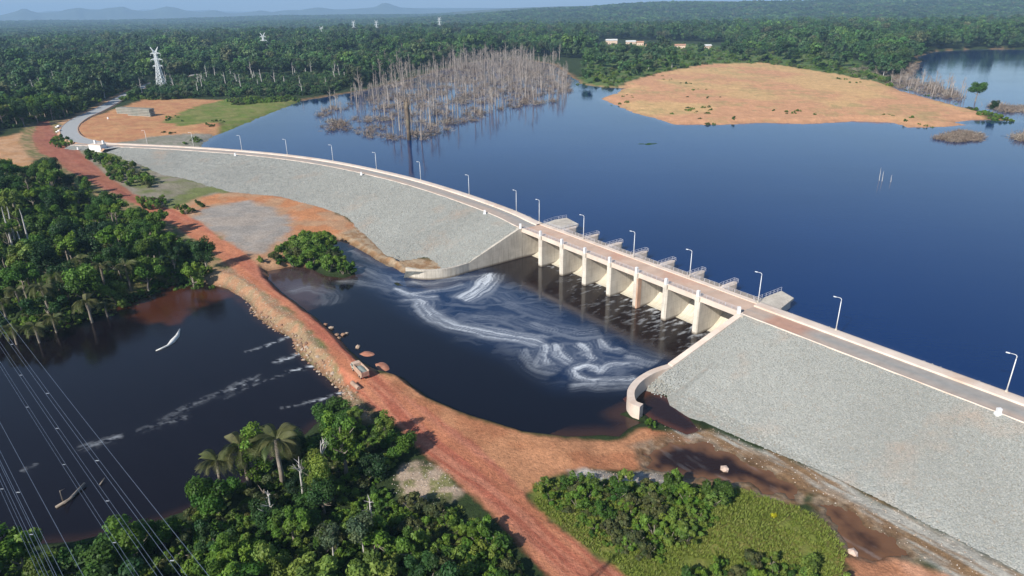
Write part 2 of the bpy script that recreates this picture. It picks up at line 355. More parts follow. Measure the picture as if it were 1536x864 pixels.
SHOULD = polyW([(285, 418), (330, 412), (350, 405), (385, 430), (420, 460), (455, 492), (490, 530), (525, 580), (545, 606), (560, 640), (530, 630), (512, 600), (512, 586), (470, 550), (432, 508), (395, 488), (368, 455), (340, 436), (290, 428)], -10.5)
YARD = polyW([(282, 328), (320, 310), (370, 303), (415, 312), (438, 332), (428, 356), (400, 378), (375, 381), (328, 354)], -8.5)
ORYARD = polyW([(250, 318), (290, 300), (360, 286), (430, 292), (500, 312), (535, 335), (560, 360), (600, 395), (606, 410), (575, 393), (545, 378), (510, 358), (495, 365), (440, 400), (400, 412), (375, 395), (320, 350)], -8.5)
TOEW = polyW([(985, 640), (1040, 632), (1130, 663), (1250, 713), (1400, 788), (1540, 862), (1700, 940), (1560, 960), (1440, 880), (1345, 822), (1300, 790), (1250, 758), (1180, 716), (1110, 690), (1060, 668), (1010, 660)], -10.7)
GRASS = polyW([(800, 722), (840, 714), (1000, 722), (1110, 720), (1190, 745), (1240, 770), (1270, 812), (1262, 870), (1200, 940), (1010, 940), (935, 866), (880, 826), (830, 785), (798, 748)], -8.6)
CORNER = polyW([(1262, 836), (1290, 820), (1310, 834), (1350, 836), (1440, 872), (1560, 950), (1220, 950), (1262, 870)], -10.3)
ROCKP = polyW([(590, 705), (625, 690), (668, 700), (690, 735), (668, 758), (610, 762), (585, 735)], -8.8)
ROCKQ = polyW([(855, 705), (880, 700), (925, 706), (990, 702), (1005, 720), (930, 726), (870, 724)], -9.2)
PLATO = polyW([(104, 203), (112, 190), (125, 180), (180, 161), (215, 150), (290, 148), (340, 150), (350, 158), (320, 176), (335, 190), (320, 200), (240, 206), (170, 213), (130, 212)], -.6)
GREENP = polyW([(240, 182), (300, 157), (345, 148), (440, 147), (448, 153), (400, 176), (345, 195), (332, 196), (330, 182), (270, 188)], -.6)
GRAVP = polyW([(168, 213), (230, 203), (312, 199), (328, 205), (300, 219), (168, 217)], -.8)
FIELD = polyW([(-700, 260), (-200, 215), (0, 206), (60, 191), (90, 182), (140, 160), (200, 129), (218, 128), (180, 150), (110, 180), (94, 197), (60, 200), (50, 225), (50, 245), (105, 262), (60, 262), (0, 268), (-700, 340)], -.6)
PEN = polyW([(898, 148), (930, 128), (985, 109), (1060, 98), (1150, 95), (1250, 109), (1340, 129), (1400, 146), (1440, 156), (1484, 172), (1455, 184), (1380, 192), (1280, 185), (1210, 188), (1080, 190), (1010, 190), (950, 173)], -.8)
VILL = polyW([(865, 126), (880, 95), (900, 70), (1000, 66), (1080, 70), (1100, 78), (1230, 80), (1290, 95), (1330, 118), (1400, 140), (1430, 150), (1340, 128), (1250, 108), (1150, 95), (1060, 98), (985, 108), (930, 128), (900, 131)], 0)
AROAD = smooth(polyW([(172, 222), (150, 215.5), (125, 212), (106, 205), (102, 192), (117, 178), (142, 168), (172, 152), (200, 138), (222, 128), (250, 120.5), (283, 114.5), (300, 112)], 0.), 2)
SHAL = polyW([(175, 462), (235, 434), (285, 430), (350, 440), (372, 462), (340, 445), (300, 450), (275, 490), (225, 480)], zv)
ctrl = [((870, 860), -8.5), ((700, 720), -8.6), ((600, 612), -9), ((540, 560), -9.2), ((490, 505), -9.3), ((440, 455), -9.2), ((350, 388), -8.8), ((300, 350), -8.5), ((260, 328), -8), ((200, 303), -7), ((150, 280), -5.4), ((100, 252), -3.4), ((70, 222), -1.8), ((65, 200), -1),
    ((400, 340), -8.4), ((470, 325), -8.4), ((340, 320), -8.2), ((560, 375), -9.8), ((0, 420), -9), ((100, 380), -8.4), ((200, 400), -8.6), ((60, 330), -6.5), ((0, 300), -4), ((-200, 320), -5), ((-200, 400), -9), ((30, 245), -1.2), ((0, 215), -.4), ((150, 235), -2.5), ((120, 225), -1),
    ((1100, 800), -8.5), ((1200, 790), -9.2), ((1000, 780), -8.4), ((900, 760), -8.6), ((850, 690), -9.6), ((930, 680), -10.2), ((740, 660), -9.2), ((1400, 860), -10.4), ((1500, 900), -10.4), ((1000, 655), -10.6), ((1060, 652), -10.8),
    ((300, 850), -9.5), ((500, 760), -9), ((600, 800), -8.5), ((0, 900), -10), ((600, 950), -8), ((1100, 950), -8.5), ((1600, 1000), -10), ((720, 850), -8.3),
    ((130, 190), 0), ((200, 140), .3), ((0, 190), .5), ((250, 165), -.4), ((300, 190), -.8), ((400, 155), -.9), ((280, 210), -1.2), ((-300, 230), .5), ((240, 120), 1), ((1100, 150), .6), ((1250, 130), .8), ((1000, 130), .4), ((950, 150), -.6), ((1420, 168), -.6), ((1100, 175), -.6), ((1300, 165), -.2),
    ((600, 399), -9.1), ((590, 390), -9.4), ((1000, 90), 1.5), ((600, 80), 1.5), ((300, 100), 1.5), ((0, 120), 2), ((1300, 80), 2), ((1500, 60), 2)]
CT = np.array([[*U(*p, z)[:2], z] for p, z in ctrl]+[[*(at_s(s)[0]+at_s(s)[2]*o), z] for s, o, z in TS]+[[*(at_s(s)[0]+at_s(s)[2]*(o+14)), z] for s, o, z in TS[3:]])
def idw(x, y):
    num = np.zeros(x.shape); den = np.zeros(x.shape)
    for cx, cy, cz in CT:
        w_ = 1/(((x-cx)**2+(y-cy)**2)+9)**1.6; num += w_*cz; den += w_
    return num/den
def far_relief(x, y):
    r = np.hypot(x, y); az = np.degrees(np.arctan2(x, y))
    a = ss(-12, 12, az)
    ridge = (78+26*fbm(az*.16+5, r*.0002, 3, 4))*a*np.exp(-((r-5600)/1300.)**2)+ 24*ss(1200, 3500, r)*(fbm(x/900, y/900, 9, 3)-.45)
    ridge += 55*np.exp(-((r-9500)/1800.)**2)*(fbm(az*.12+9, r*.0001, 5, 3))
    return ridge
def heights(x, y, cols=True):
    r = np.hypot(x, y)
    h = np.where(r < 1500, idw(x, y), 1.5)
    h = h+(fbm(x/9, y/9, 1, 4)-.5)*.7*ss(0, 1, np.minimum(1, r/100))+(fbm(x/60, y/60, 2, 3)-.5)*1.2*ss(500, 900, r)
    h = h+far_relief(x, y)
    wob = (fbm(x/5, y/5, 21, 3)-.5)*3.0*np.clip(r/300, .35, 3)
    dR = sdf(x, y, RES, 400)+wob; dT = sdf(x, y, TAIL)+wob*.5; dP = sdf(x, y, POND)+wob*.3; dV = sdf(x, y, RIV)+wob*.6; dS = np.minimum(sdf(x, y, SEEP), sdf(x, y, SEEPB))+wob*.6+(fbm(x/2.2, y/2.2, 23, 3)-.5)*3.4
    droad = sdf(x, y, ROAD)
    ws = ((dR, zr, .18, 4, .1, 25), (dP, zt, .5, 1.5, .12, 6), (dS, zs_, .25, .8, .05, 6), (dV, zv, .75, 2.5, .4, 5), (dT, zt, .8, 3, .3, 5))
    allmin = np.minimum.reduce([q_[0] for q_ in ws])
    for d, lv, sl_, lim, up, wd in ws:
        g_ = (d >= 0) & (d <= allmin+.01)
        h = np.where(g_ & (d < wd), np.maximum(h, lv+up*np.minimum(d, 3)+.02), h)
        h = np.where(g_ & (d < 25), np.minimum(h, lv+.08+sl_*np.maximum(d, 0)+np.where(d > 20, (d-20)*3, 0)), h)
    for d, lv, sl_, lim, up, wd in ws: h = np.where(d < 0, np.minimum(h, lv-.12+np.maximum(.3*d, -lim)), h)
    # embankments: the sheet stays below their faces
    d, sg, a = pdist(x, y, CURVE, 75); o = d*sg
    near = (d < 74) & (a > 3)
    k = slope_k(a); zt_ = np.interp(a, TS[:, 0], TS[:, 2]); to = np.interp(a, TS[:, 0], TS[:, 1])
    bay = (a > SL) & (a < SR)
    sz = np.where(o > CE, slope_z(a, o), 0.); to = np.where((a > SWE+2) & (a < SL+1), 58., np.where((a > SWE-14) & (a < SL), np.minimum(to, CE+8.8*k), to))
    und = sz-.9*np.clip((to-o)/1.8, 0, 1)-.05
    endf = ss(3, 14, a)
    h = np.where(near & ~bay & (o > -7) & (o < to), np.minimum(h, und*endf+h*(1-endf)-.5*endf*(o < CE)), h)
    h = np.where(near & ~bay & (o > to-.01) & (o < to+4), np.maximum(h, np.minimum(zt_-.05, 0)-(o-to)*.12), h)
    h = np.where(near & bay & (o > -14) & (o < -5), -9., h); h = np.where(near & bay & (o >= -5) & (o < 56), -14., h)
    if not cols: return h
    # ------- ground-cover colours (linear albedo)
    n1 = fbm(x/7, y/7, 31, 4); n2 = fbm(x/2.2, y/2.2, 33, 3); n3 = fbm(x/30, y/30, 35, 4); n4 = fbm(x/1.0, y/1.0, 36, 2)
    C = np.empty(x.shape+(3,)); C[:] = (.030, .048, .016)
    def lay(d, col, soft=1.2, amp=3., m=1., col2=None, nn=None):
        f = ss(soft, -soft, d+(n1-.5)*amp+(n2-.5)*amp*.5)*m
        c_ = np.array(col)
        if col2 is not None:
            g = ss(.38, .62, n1 if nn is None else nn)[..., None]; c_ = c_*(1-g)+np.array(col2)*g
        C[:] = C*(1-f[..., None])+c_*f[..., None]
    big = np.clip(r/250, 1, 6)
    lay(sdf(x, y, VILL, 200), (.07, .13, .03), 6, 20, 1, (.12, .15, .05))
    lay(sdf(x, y, PEN, 200), (.54, .345, .165), 3, 12, 1, (.52, .28, .155), fbm(x/45, y/70, 55, 4))
    pd = sdf(x, y, PEN, 200)
    lay(np.where(pd < 0, 0, 9)+(n3 < .60)*9., (.34, .27, .12), 3, 8, .7)
    lay(np.abs(dR)-4, (.34, .19, .11), 3, 4, .6)
    lay(sdf(x, y, FIELD), (.42, .23, .11), 3, 6, 1, (.46, .28, .16))
    lay(sdf(x, y, PLATO), (.46, .25, .12), 3, 6, 1, (.42, .20, .10))
    lay(sdf(x, y, GRAVP), (.26, .24, .20), 2, 8, 1, (.20, .20, .15), n2)
    lay(sdf(x, y, GREENP), (.13, .17, .035), 3, 9, 1, (.19, .19, .06))
    dl = sdf(x, y, polyW([(130, 482), (175, 467), (175, 430), (250, 412), (320, 428), (290, 436)], -10)); lay(dl, (.14, .13, .05), 1.5, 3)
    # strip under the left bank toe: gravelly with grass
    left_low = polyW([(100, 235), (150, 222), (190, 234), (245, 252), (345, 276), (360, 290), (330, 303), (280, 322), (240, 318), (190, 292), (130, 250)], -6)
    lay(np.where(y > 150, droad-7, 99), (.33, .22, .12), 1.5, 5, .9, (.13, .14, .05), n2)
    lay(sdf(x, y, left_low), (.25, .22, .17), 2, 6, 1, (.15, .17, .06), fbm(x/12, y/12, 41, 4))
    lay(sdf(x, y, ORYARD), (.46, .205, .095), 2, 5, 1, (.42, .25, .145))
    lay(sdf(x, y, YARD), (.29, .275, .25), 3, 9, .95, (.33, .29, .25))
    lay(sdf(x, y, polyW([(535, 338), (575, 365), (605, 380), (650, 386), (690, 398), (690, 412), (640, 420), (606, 418), (545, 385), (500, 352)], -9)), (.36, .27, .18), 2, 4, 1, (.28, .17, .09), n2)
    lay(sdf(x, y, GRASS), (.15, .185, .035), 1.5, 3, 1, (.22, .205, .06))
    lay(sdf(x, y, SHOULD), (.34, .19, .11), 1.5, 3, 1, (.28, .20, .12), n2)
    lay(sdf(x, y, DIRT), (.45, .215, .11), 1.2, 2.5, 1, (.38, .16, .08))
    dtw = sdf(x, y, TOEW)
    st = fbm((x*ax[0]+y*ax[1])/14, (x*dn[0]+y*dn[1])/1.6, 61, 4)
    lay(dtw+1, (.40, .38, .33), 1.6, 4, 1, (.24, .15, .08), st)
    lay(dS-2.6, (.20, .12, .065), 1.4, 2.2, .9, (.30, .22, .15), n2)
    lay(sdf(x, y, CORNER), (.50, .26, .16), 1.2, 4, 1, (.42, .19, .10))
    lay(sdf(x, y, ROCKP), (.42, .32, .24), 1.4, 7, .9, (.20, .19, .08), n2)
    lay(sdf(x, y, ROCKQ), (.42, .39, .35), 1., 3, 1, (.27, .24, .21), n2)
    # laterite haul road with wheel streaks
    rd, rs, ra = pdist(x, y, ROADC)
    rd = rd*rs
    stx = fbm(rd*1.1+50+(n3-.5)*6, ra/18, 71, 4); stx2 = fbm(rd*.35+9, ra/60, 73, 3)
    f = ss(.9, -.9, droad+(n2-.5)*1.6)
    mix = ss(.35, .65, stx)[..., None]; cr = np.array((.36, .115, .070))*(1-mix)+np.array((.44, .175, .108))*mix
    mix = ss(.45, .7, stx2)[..., None]*.6; cr = cr*(1-mix)+np.array((.48, .20, .10))*mix
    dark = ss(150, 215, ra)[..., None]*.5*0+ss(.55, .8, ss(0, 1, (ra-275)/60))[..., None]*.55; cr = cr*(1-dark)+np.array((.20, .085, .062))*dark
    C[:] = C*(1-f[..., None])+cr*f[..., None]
    # light dirt verge right of the road near the pool
    wet = ss(1.6, .0, np.minimum(np.minimum(dT, dV), np.minimum(dP, dS)))*.45
    C *= (1-wet)[..., None]
    fr = ss(1200, 1500, r)[..., None]
    C *= .85+.3*n4[..., None]*(1-fr)+.15*fr
    return h, C, dict(R=dR, T=dT, P=dP, V=dV, S=dS, road=droad, pen=pd)
# ------------------------------------------------------------------ the ground sheet, fine where the frame looks
rr = [6., 20, 35, 50, 60, 66]; r_ = 66.
while r_ < 30000:
    r_ += float(np.clip(.78*r_*r_/50600., .36, r_*.035)); rr.append(r_)
rr = np.array(rr)
az = np.r_[np.arange(-180, -50, 5.), np.arange(-50, -45, 1.), np.arange(-45, 45, .15), np.arange(45, 50, 1.), np.arange(50, 180, 5.)]
A, R = np.meshgrid(np.radians(az), rr); X = np.sin(A)*R; Y = np.cos(A)*R
nr, na = X.shape
hh, CC, DD = heights(X.ravel(), Y.ravel())
V = np.stack([X.ravel(), Y.ravel(), hh], 1)
i = np.arange(nr-1)[:, None]; j = np.arange(na)[None, :]; j2 = (j+1) % na
FQ = np.stack([i*na+j, i*na+j2, (i+1)*na+j2, (i+1)*na+j], -1).reshape(-1, 4)[:, ::-1]
def sheet(name, fm, V_, mat, attrs, kind='structure', smooth_=True):
    F = FQ[fm]; u, inv = np.unique(F, return_inverse=True)
    me = npmesh(name, V_[u], inv.reshape(-1, 4), mat, smooth_)
    for k_, (arr, t_) in attrs.items(): fattr(me, k_, arr[u], t_)
    o = obj(name, me); o['kind'] = kind; return o
def fmean(d): return d[FQ].mean(1)
cx_ = V[:, 0]; cy_ = V[:, 1]
lab = np.zeros(len(FQ), int)
fx = cx_[FQ].mean(1); fy = cy_[FQ].mean(1)
for idx, P_ in ((2, GRASS), (3, DIRT), (1, ROAD), (4, PEN), (5, YARD), (6, TOEW)):
    lab[sdf(fx, fy, P_) < 0] = idx
near_f = np.hypot(fx, fy) < 2500
names = {0: 'ground', 1: 'dirt_road', 2: 'grass_field', 3: 'dirt_bank', 4: 'sand_peninsula', 5: 'gravel_yard', 6: 'gravel_strip'}
for k_, nm in names.items():
    if (lab == k_).any(): sheet(nm, lab == k_, V, M['ground'], {'col': (CC, 'FLOAT_COLOR')})
# ------------------------------------------------------------------ water
def flow(x, y, lines, z, ww=1.):
    f = np.zeros(x.shape)
    wx = x+(fbm(x/6, y/6, 81, 3)-.5)*3.2; wy = y+(fbm(x/6, y/6, 83, 3)-.5)*3.2
    for ln, wd, am in lines:
        P = smooth(polyW(ln, z), 2); d, s, a = pdist(wx, wy, P, 12)
        d = d*s; L_ = a.max()+1e-6
        n = fbm(d*1.9/ww+20, a*.06, 85, 4); e = np.exp(-np.abs(d/(wd*1.2))**1.5)
        f = np.maximum(f, e*am*(.22+.78*ss(.34, .70, n))*ss(0, .16, a/L_)*ss(0, .1, (L_-a)/L_)*1.15)
    return f
def wsheet(name, d, lv, mat, mx, colf, foamf):
    fm = (fmean(d) < mx)
    Vw = V.copy(); Vw[:, 2] = lv
    return sheet(name, fm, Vw, mat, {'col': (colf, 'FLOAT_COLOR'), 'foam': (foamf, 'FLOAT')})
one = np.ones((len(V), 1))
dd_, sg_, a_s = pdist(V[:, 0], V[:, 1], CURVE, 60)
resd = np.where((dd_*sg_ > np.where((a_s > SL) & (a_s < SR), -5.6, 3)) & (dd_ < 60), 99, DD['R'])
wn_ = fbm(V[:, 0]/120, V[:, 1]/200, 91, 4)[:, None]
colR = np.array((.0015, .020, .092))*(.6+.8*wn_)
dep = (lambda d, a_, b_, s_: (np.array(b_)-(np.array(b_)-np.array(a_))*ss(-s_, -.1, d)[:, None]))
wsheet('reservoir', resd, zr, M['reservoir'], 6, dep(DD['R'], (.05, .06, .06), (0, 0, 0), 8)+colR, np.zeros(len(V)))
n5 = fbm(V[:, 0]/7, V[:, 1]/7, 95, 4)
dSh = sdf(V[:, 0], V[:, 1], SHAL)+(n5-.5)*14
shal = ss(2.5, -4, dSh)[:, None]
colV = dep(DD['V'], (.024, .012, .009), (.006, .004, .006), 3.0)
colV = colV*(1-shal)+np.array((.060, .018, .007))*shal
jets = [([(452, 495), (438, 503), (415, 513), (392, 523)], .8, 1.0), ([(470, 517), (452, 526), (430, 536), (408, 545)], 1.0, 1.1), ([(490, 545), (470, 549), (450, 554), (425, 561)], 1.0, 1.2), ([(520, 588), (500, 592), (480, 598), (455, 606)], .9, 1.1),
        ([(410, 515), (390, 522), (365, 530)], .8, .4), ([(395, 560), (350, 580), (325, 592), (280, 610), (235, 635)], 1.2, .35), ([(390, 567), (365, 577), (340, 586)], .6, .5), ([(290, 620), (240, 640), (200, 652)], 1.4, .22), ([(185, 655), (150, 664), (118, 673)], 1.6, .38), ([(60, 690), (35, 705)], 1.4, .2),
        ([(430, 563), (380, 575), (330, 600)], .8, .25), ([(470, 603), (420, 612)], .8, .3)]
fo = flow(V[:, 0], V[:, 1], [(a, b*.6, c) for a, b, c in jets], zv, .5)*ss(.36, .62, fbm(V[:, 0]/.9, V[:, 1]/.9, 96, 3))*1.1
wsheet('river', np.where(DD['T'] < 2, 99, DD['V']), zv, M['river'], 2.5, colV, np.clip(fo, 0, 1))
pool = dep(np.minimum(DD['P'], DD['S'])+(n5-.5)*2.5, (.15, .075, .038), (.020, .010, .008), 3.6)
stv = fbm((V[:, 0]*ax[0]+V[:, 1]*ax[1])/9, (V[:, 0]*dn[0]+V[:, 1]*dn[1])/1.1, 63, 4)
pf = np.clip(ss(.60, .80, stv)*.1*ss(1.5, -.5, DD['S'])*ss(.4, .6, n5), 0, 1)
wsheet('seepage_pool', DD['S'], zs_, M['river'], 1.5, pool, pf)
wsheet('back_pond', DD['P'], zt+.004, M['river'], 1.5, dep(DD['P'], (.08, .03, .018), (.022, .011, .010), 2.5), pf*0)
# tailwater on its own fine grid
g = .42; xs = np.arange(-92, 72, g); ys = np.arange(112, 300, g)
GX, GY = np.meshgrid(xs, ys); gx, gy = GX.ravel(), GY.ravel()
gdT = sdf(gx, gy, TAIL)
idx = np.arange(len(gx)).reshape(GX.shape); GF = np.stack([idx[:-1, :-1], idx[:-1, 1:], idx[1:, 1:], idx[1:, :-1]], -1).reshape(-1, 4)
GF = GF[(gdT[GF].mean(1) < 2.2)]
swirl = [([(738, 408), (733, 420), (722, 431), (706, 443), (690, 452)], 2.3, 1.75), ([(590, 431), (618, 440), (645, 447), (662, 445)], 1.3, 1.0), ([(594, 449), (620, 448), (636, 452), (634, 464), (648, 477), (680, 489), (720, 498), (780, 508), (830, 520)], 1.7, 1.15),
    ([(640, 452), (648, 468), (680, 483), (730, 494), (790, 503), (835, 510)], 1.2, .8), ([(600, 442), (640, 437), (680, 430), (700, 424)], 1.3, .7), ([(608, 421), (640, 427), (680, 421), (720, 414)], 1.0, .5),
    ([(500, 400), (530, 398), (560, 410), (600, 428)], 1.6, .45), ([(500, 420), (560, 425), (600, 436)], 2.0, .35), ([(420, 440), (470, 428), (500, 440), (490, 460)], 2.2, .22), ([(520, 370), (540, 385), (580, 402)], 1.2, .3),
    ([(818, 512), (824, 524), (816, 538), (822, 552)], 1.6, .8), ([(835, 512), (842, 525), (850, 540), (862, 545)], 1.8, .9), ([(868, 512), (882, 528), (894, 540), (880, 530), (872, 536)], 1.5, .9), ([(895, 508), (905, 522), (920, 524), (930, 519)], 1.3, .6),
    ([(862, 556), (864, 549), (874, 545), (890, 546), (900, 553), (895, 560)], 1.2, 1.2), ([(858, 548), (866, 562), (885, 570), (920, 572), (960, 568)], 1.4, .95), ([(900, 565), (908, 552), (922, 543), (945, 542), (975, 548)], 1.4, .8), ([(845, 575), (900, 580), (945, 574)], 1.5, .5),
    ([(790, 480), (830, 495), (870, 505), (905, 500)], 3.0, .35), ([(700, 470), (760, 480), (800, 495)], 3., .25), ([(930, 530), (960, 535), (990, 545)], 2.5, .4), ([(785, 520), (800, 545), (840, 560)], 2.5, .35), ([(750, 450), (790, 465), (840, 478)], 3.0, .22),
    ([(690, 430), (740, 440), (760, 455)], 3, .25), ([(640, 415), (690, 418), (735, 412)], 1.2, .6)]
ff = flow(gx, gy, swirl, zt, 1.)*.92
blob = sdf(gx, gy, polyW([(560, 400), (735, 405), (880, 480), (1000, 545), (950, 580), (840, 578), (780, 540), (700, 510), (620, 470), (560, 430)], zt), 30)
wx = gx+(fbm(gx/9, gy/9, 101, 3)-.5)*14; wy = gy+(fbm(gx/9, gy/9, 103, 3)-.5)*14
ff = np.maximum(ff, ss(6, -9, blob)*.15*ss(.40, .78, fbm(wx/7, wy/2.0, 105, 5)))
gd, gs, ga = pdist(gx, gy, CURVE, 60); go = gd*gs
inb = (ga > SL+.5) & (ga < SR-.5)
q = fbm(ga/.9, go/2.4, 111, 4); amt = ss(10, 4, go)*.9+.5*ss(28, 8, go)*ss(SL+5, SR-20, ga)
ff = np.maximum(ff, np.where(inb & (go > 1), np.clip(amt, 0, 1)*ss(.54, .76, q)*.8, 0))
ff = np.clip(ff, 0, 1)*ss(0, -.6, gdT)
colT = (np.array((.0045, .0045, .009)))[None]*np.ones((len(gx), 1))
sh_ = ss(-5.5, -.3, gdT)[:, None]*np.where((gdT > -8) & ~inb, 1, 0)[:, None]
colT = colT*(1-sh_)+np.array((.040, .020, .014))*sh_
sp_ = ss(3.5, -4, sdf(gx, gy, polyW([(398, 405), (440, 400), (478, 412), (490, 435), (470, 455), (440, 452), (405, 422)], zt), 20)+(fbm(gx/5, gy/5, 121, 3)-.5)*9)[:, None]*.8; colT = colT*(1-sp_)+np.array((.075, .052, .052))*sp_
lighter = (ss(8, -10, blob)*.9)[:, None]; colT = colT*(1-lighter)+np.array((.008, .024, .070))*lighter
bw = (np.where(inb, ss(30, 20, go), 0)*.85)[:, None]; colT = colT*(1-bw)+np.array((.016, .011, .010))*bw  # brown reflection of the piers, painted into the bay water colour
used = np.unique(GF); mp_ = np.full(len(gx), -1); mp_[used] = np.arange(len(used))
me = npmesh('tailwater', np.stack([gx[used], gy[used], np.full(len(used), zt)], 1), mp_[GF], M['tail'], True)
fattr(me, 'col', colT[used], 'FLOAT_COLOR'); fattr(me, 'foam', ff[used]); o = obj('tailwater', me); o['kind'] = 'structure'
# ------------------------------------------------------------------ geometry-node scattering for what nobody could count
def coll(name, meshes):
    c_ = bpy.data.collections.new(name)
    for k_, me_ in enumerate(meshes):
        o_ = bpy.data.objects.new('%s_%02d' % (name, k_), me_); c_.objects.link(o_)
    return c_
def scatter(name, P, sc, rot, meshes, mat=None, parent=None, label=None, cat=None):
    n = len(P); me_ = bpy.data.meshes.new(name); me_.vertices.add(n); me_.vertices.foreach_set('co', np.asarray(P, np.float32).ravel())
    sc = np.asarray(sc, np.float32)
    if sc.ndim == 1: sc = np.repeat(sc[:, None], 3, 1)
    rot = np.asarray(rot, np.float32)
    if rot.ndim == 1: rot = np.stack([np.zeros(n), np.zeros(n), rot], 1)
    fattr(me_, 'sc', sc, 'FLOAT_VECTOR'); fattr(me_, 'rt', rot, 'FLOAT_VECTOR')
    a = me_.attributes.new('pick', 'INT', 'POINT'); a.data.foreach_set('value', rng.integers(0, len(meshes), n).astype(np.int32))
    o_ = obj(name, me_, parent); o_['kind'] = 'stuff'
    if label and not parent: tag(o_, label, cat)
    g_ = bpy.data.node_groups.new(name+'_nodes', 'GeometryNodeTree')
    g_.interface.new_socket('Geometry', in_out='INPUT', socket_type='NodeSocketGeometry'); g_.interface.new_socket('Geometry', in_out='OUTPUT', socket_type='NodeSocketGeometry')
    I = g_.nodes.new('NodeGroupInput'); O = g_.nodes.new('NodeGroupOutput'); ip = g_.nodes.new('GeometryNodeInstanceOnPoints'); ci = g_.nodes.new('GeometryNodeCollectionInfo')
    ci.inputs[0].default_value = coll(name+'_kinds', meshes); ci.inputs[1].default_value = True; ci.inputs[2].default_value = True
    def na(nm, t_):
        q_ = g_.nodes.new('GeometryNodeInputNamedAttribute'); q_.data_type = t_; q_.inputs[0].default_value = nm
        return [s_ for s_ in q_.outputs if s_.enabled][0]
    L_ = g_.links; L_.new(I.outputs[0], ip.inputs['Points']); L_.new(ci.outputs[0], ip.inputs['Instance']); ip.inputs['Pick Instance'].default_value = True
    L_.new(na('pick', 'INT'), ip.inputs['Instance Index']); L_.new(na('sc', 'FLOAT_VECTOR'), ip.inputs['Scale'])
    er = g_.nodes.new('FunctionNodeEulerToRotation'); L_.new(na('rt', 'FLOAT_VECTOR'), er.inputs[0]); L_.new(er.outputs[0], ip.inputs['Rotation'])
    L_.new(ip.outputs[0], O.inputs[0])
    md = o_.modifiers.new('scatter', 'NODES'); md.node_group = g_
    return o_
def rock_mesh(seed, mat, flat=.7):
    bm_ = bmesh.new(); bmesh.ops.create_icosphere(bm_, subdivisions=1, radius=.5); q_ = np.random.default_rng(seed)
    for v_ in bm_.verts: v_.co *= q_.uniform(.7, 1.15); v_.co.z *= flat; v_.co.x *= 1.15
    me_ = bpy.data.meshes.new('stone'); bm_.to_mesh(me_); bm_.free(); me_.materials.append(mat); return me_
# ------------------------------------------------------------------ embankment dams
def strip(name, s0, s1, sec, mat, parent, step=3., disp=0, sm=True, warp=False):
    n = max(2, int((s1-s0)/step)+1); S_ = np.linspace(s0, s1, n); Vv = []; m_ = None
    for s in S_:
        P, t, q_ = at_s(s); cs = sec(s) if callable(sec) else sec; m_ = len(cs)
        for (o_, z) in cs:
            ds_ = 0
            if warp and s > SL-25 and s < SL+1: ds_ = float(ss(SL-25, SL, s)*(endL(o_)-SL))
            if warp and s < SR+25 and s > SR-1: ds_ = float(ss(SR+25, SR, s)*(endR(o_)-SR))
            Vv.append((*(P+q_*o_+t*ds_), z))
    Vv = np.array(Vv)
    if disp: Vv[:, 2] += (fbm(Vv[:, 0]/2.5, Vv[:, 1]/2.5, 5, 3)-.5)*disp
    a, b_ = np.meshgrid(np.arange(n-1), np.arange(m_-1), indexing='ij'); a = a.ravel(); b_ = b_.ravel()
    F = np.stack([a*m_+b_, a*m_+b_+1, (a+1)*m_+b_+1, (a+1)*m_+b_], 1)[:, ::-1]
    return obj(name, npmesh(name, Vv, F, mat, sm), parent)
S0 = 2.; S1 = SEG[-1]-5
def bank_section(s):
    k_ = float(slope_k(s)); e = float(ss(2, 16, s)); out = []
    for t_ in np.linspace(0, 1, 26): o_ = CE+t_*13.6*k_*1.08; out.append((o_, -.06+float(slope_z(s, o_))))
    return out
WLp = [(783, 342, 0), (703, 394.5, -7.9), (680, 401.5, -7.8), (655, 405.5, -7.8), (628, 405.5, -7.8), (608, 401.6, -7.8)]
WRp = [(1104, 470, 0), (1002.5, 545.8, -7.8), (985, 551, -7.8), (970.6, 556.8, -7.8)]
def wprof(pp):
    q_ = np.array([s_of(U(*p)[:2]) for p in pp]); q_ = q_[np.argsort(q_[:, 1])]; return q_[:, 1], q_[:, 0]
WLo, WLs = wprof(WLp); WRo, WRs = wprof(WRp)
def endL(o): return np.interp(o, WLo, WLs)+np.where(np.asarray(o) > 12, .1, 0)
def endR(o): return np.interp(o, WRo, WRs)+np.where(np.asarray(o) > 12, .8, 0)
rip_meshes = [rock_mesh(i, M['riprap']) for i in range(6)]
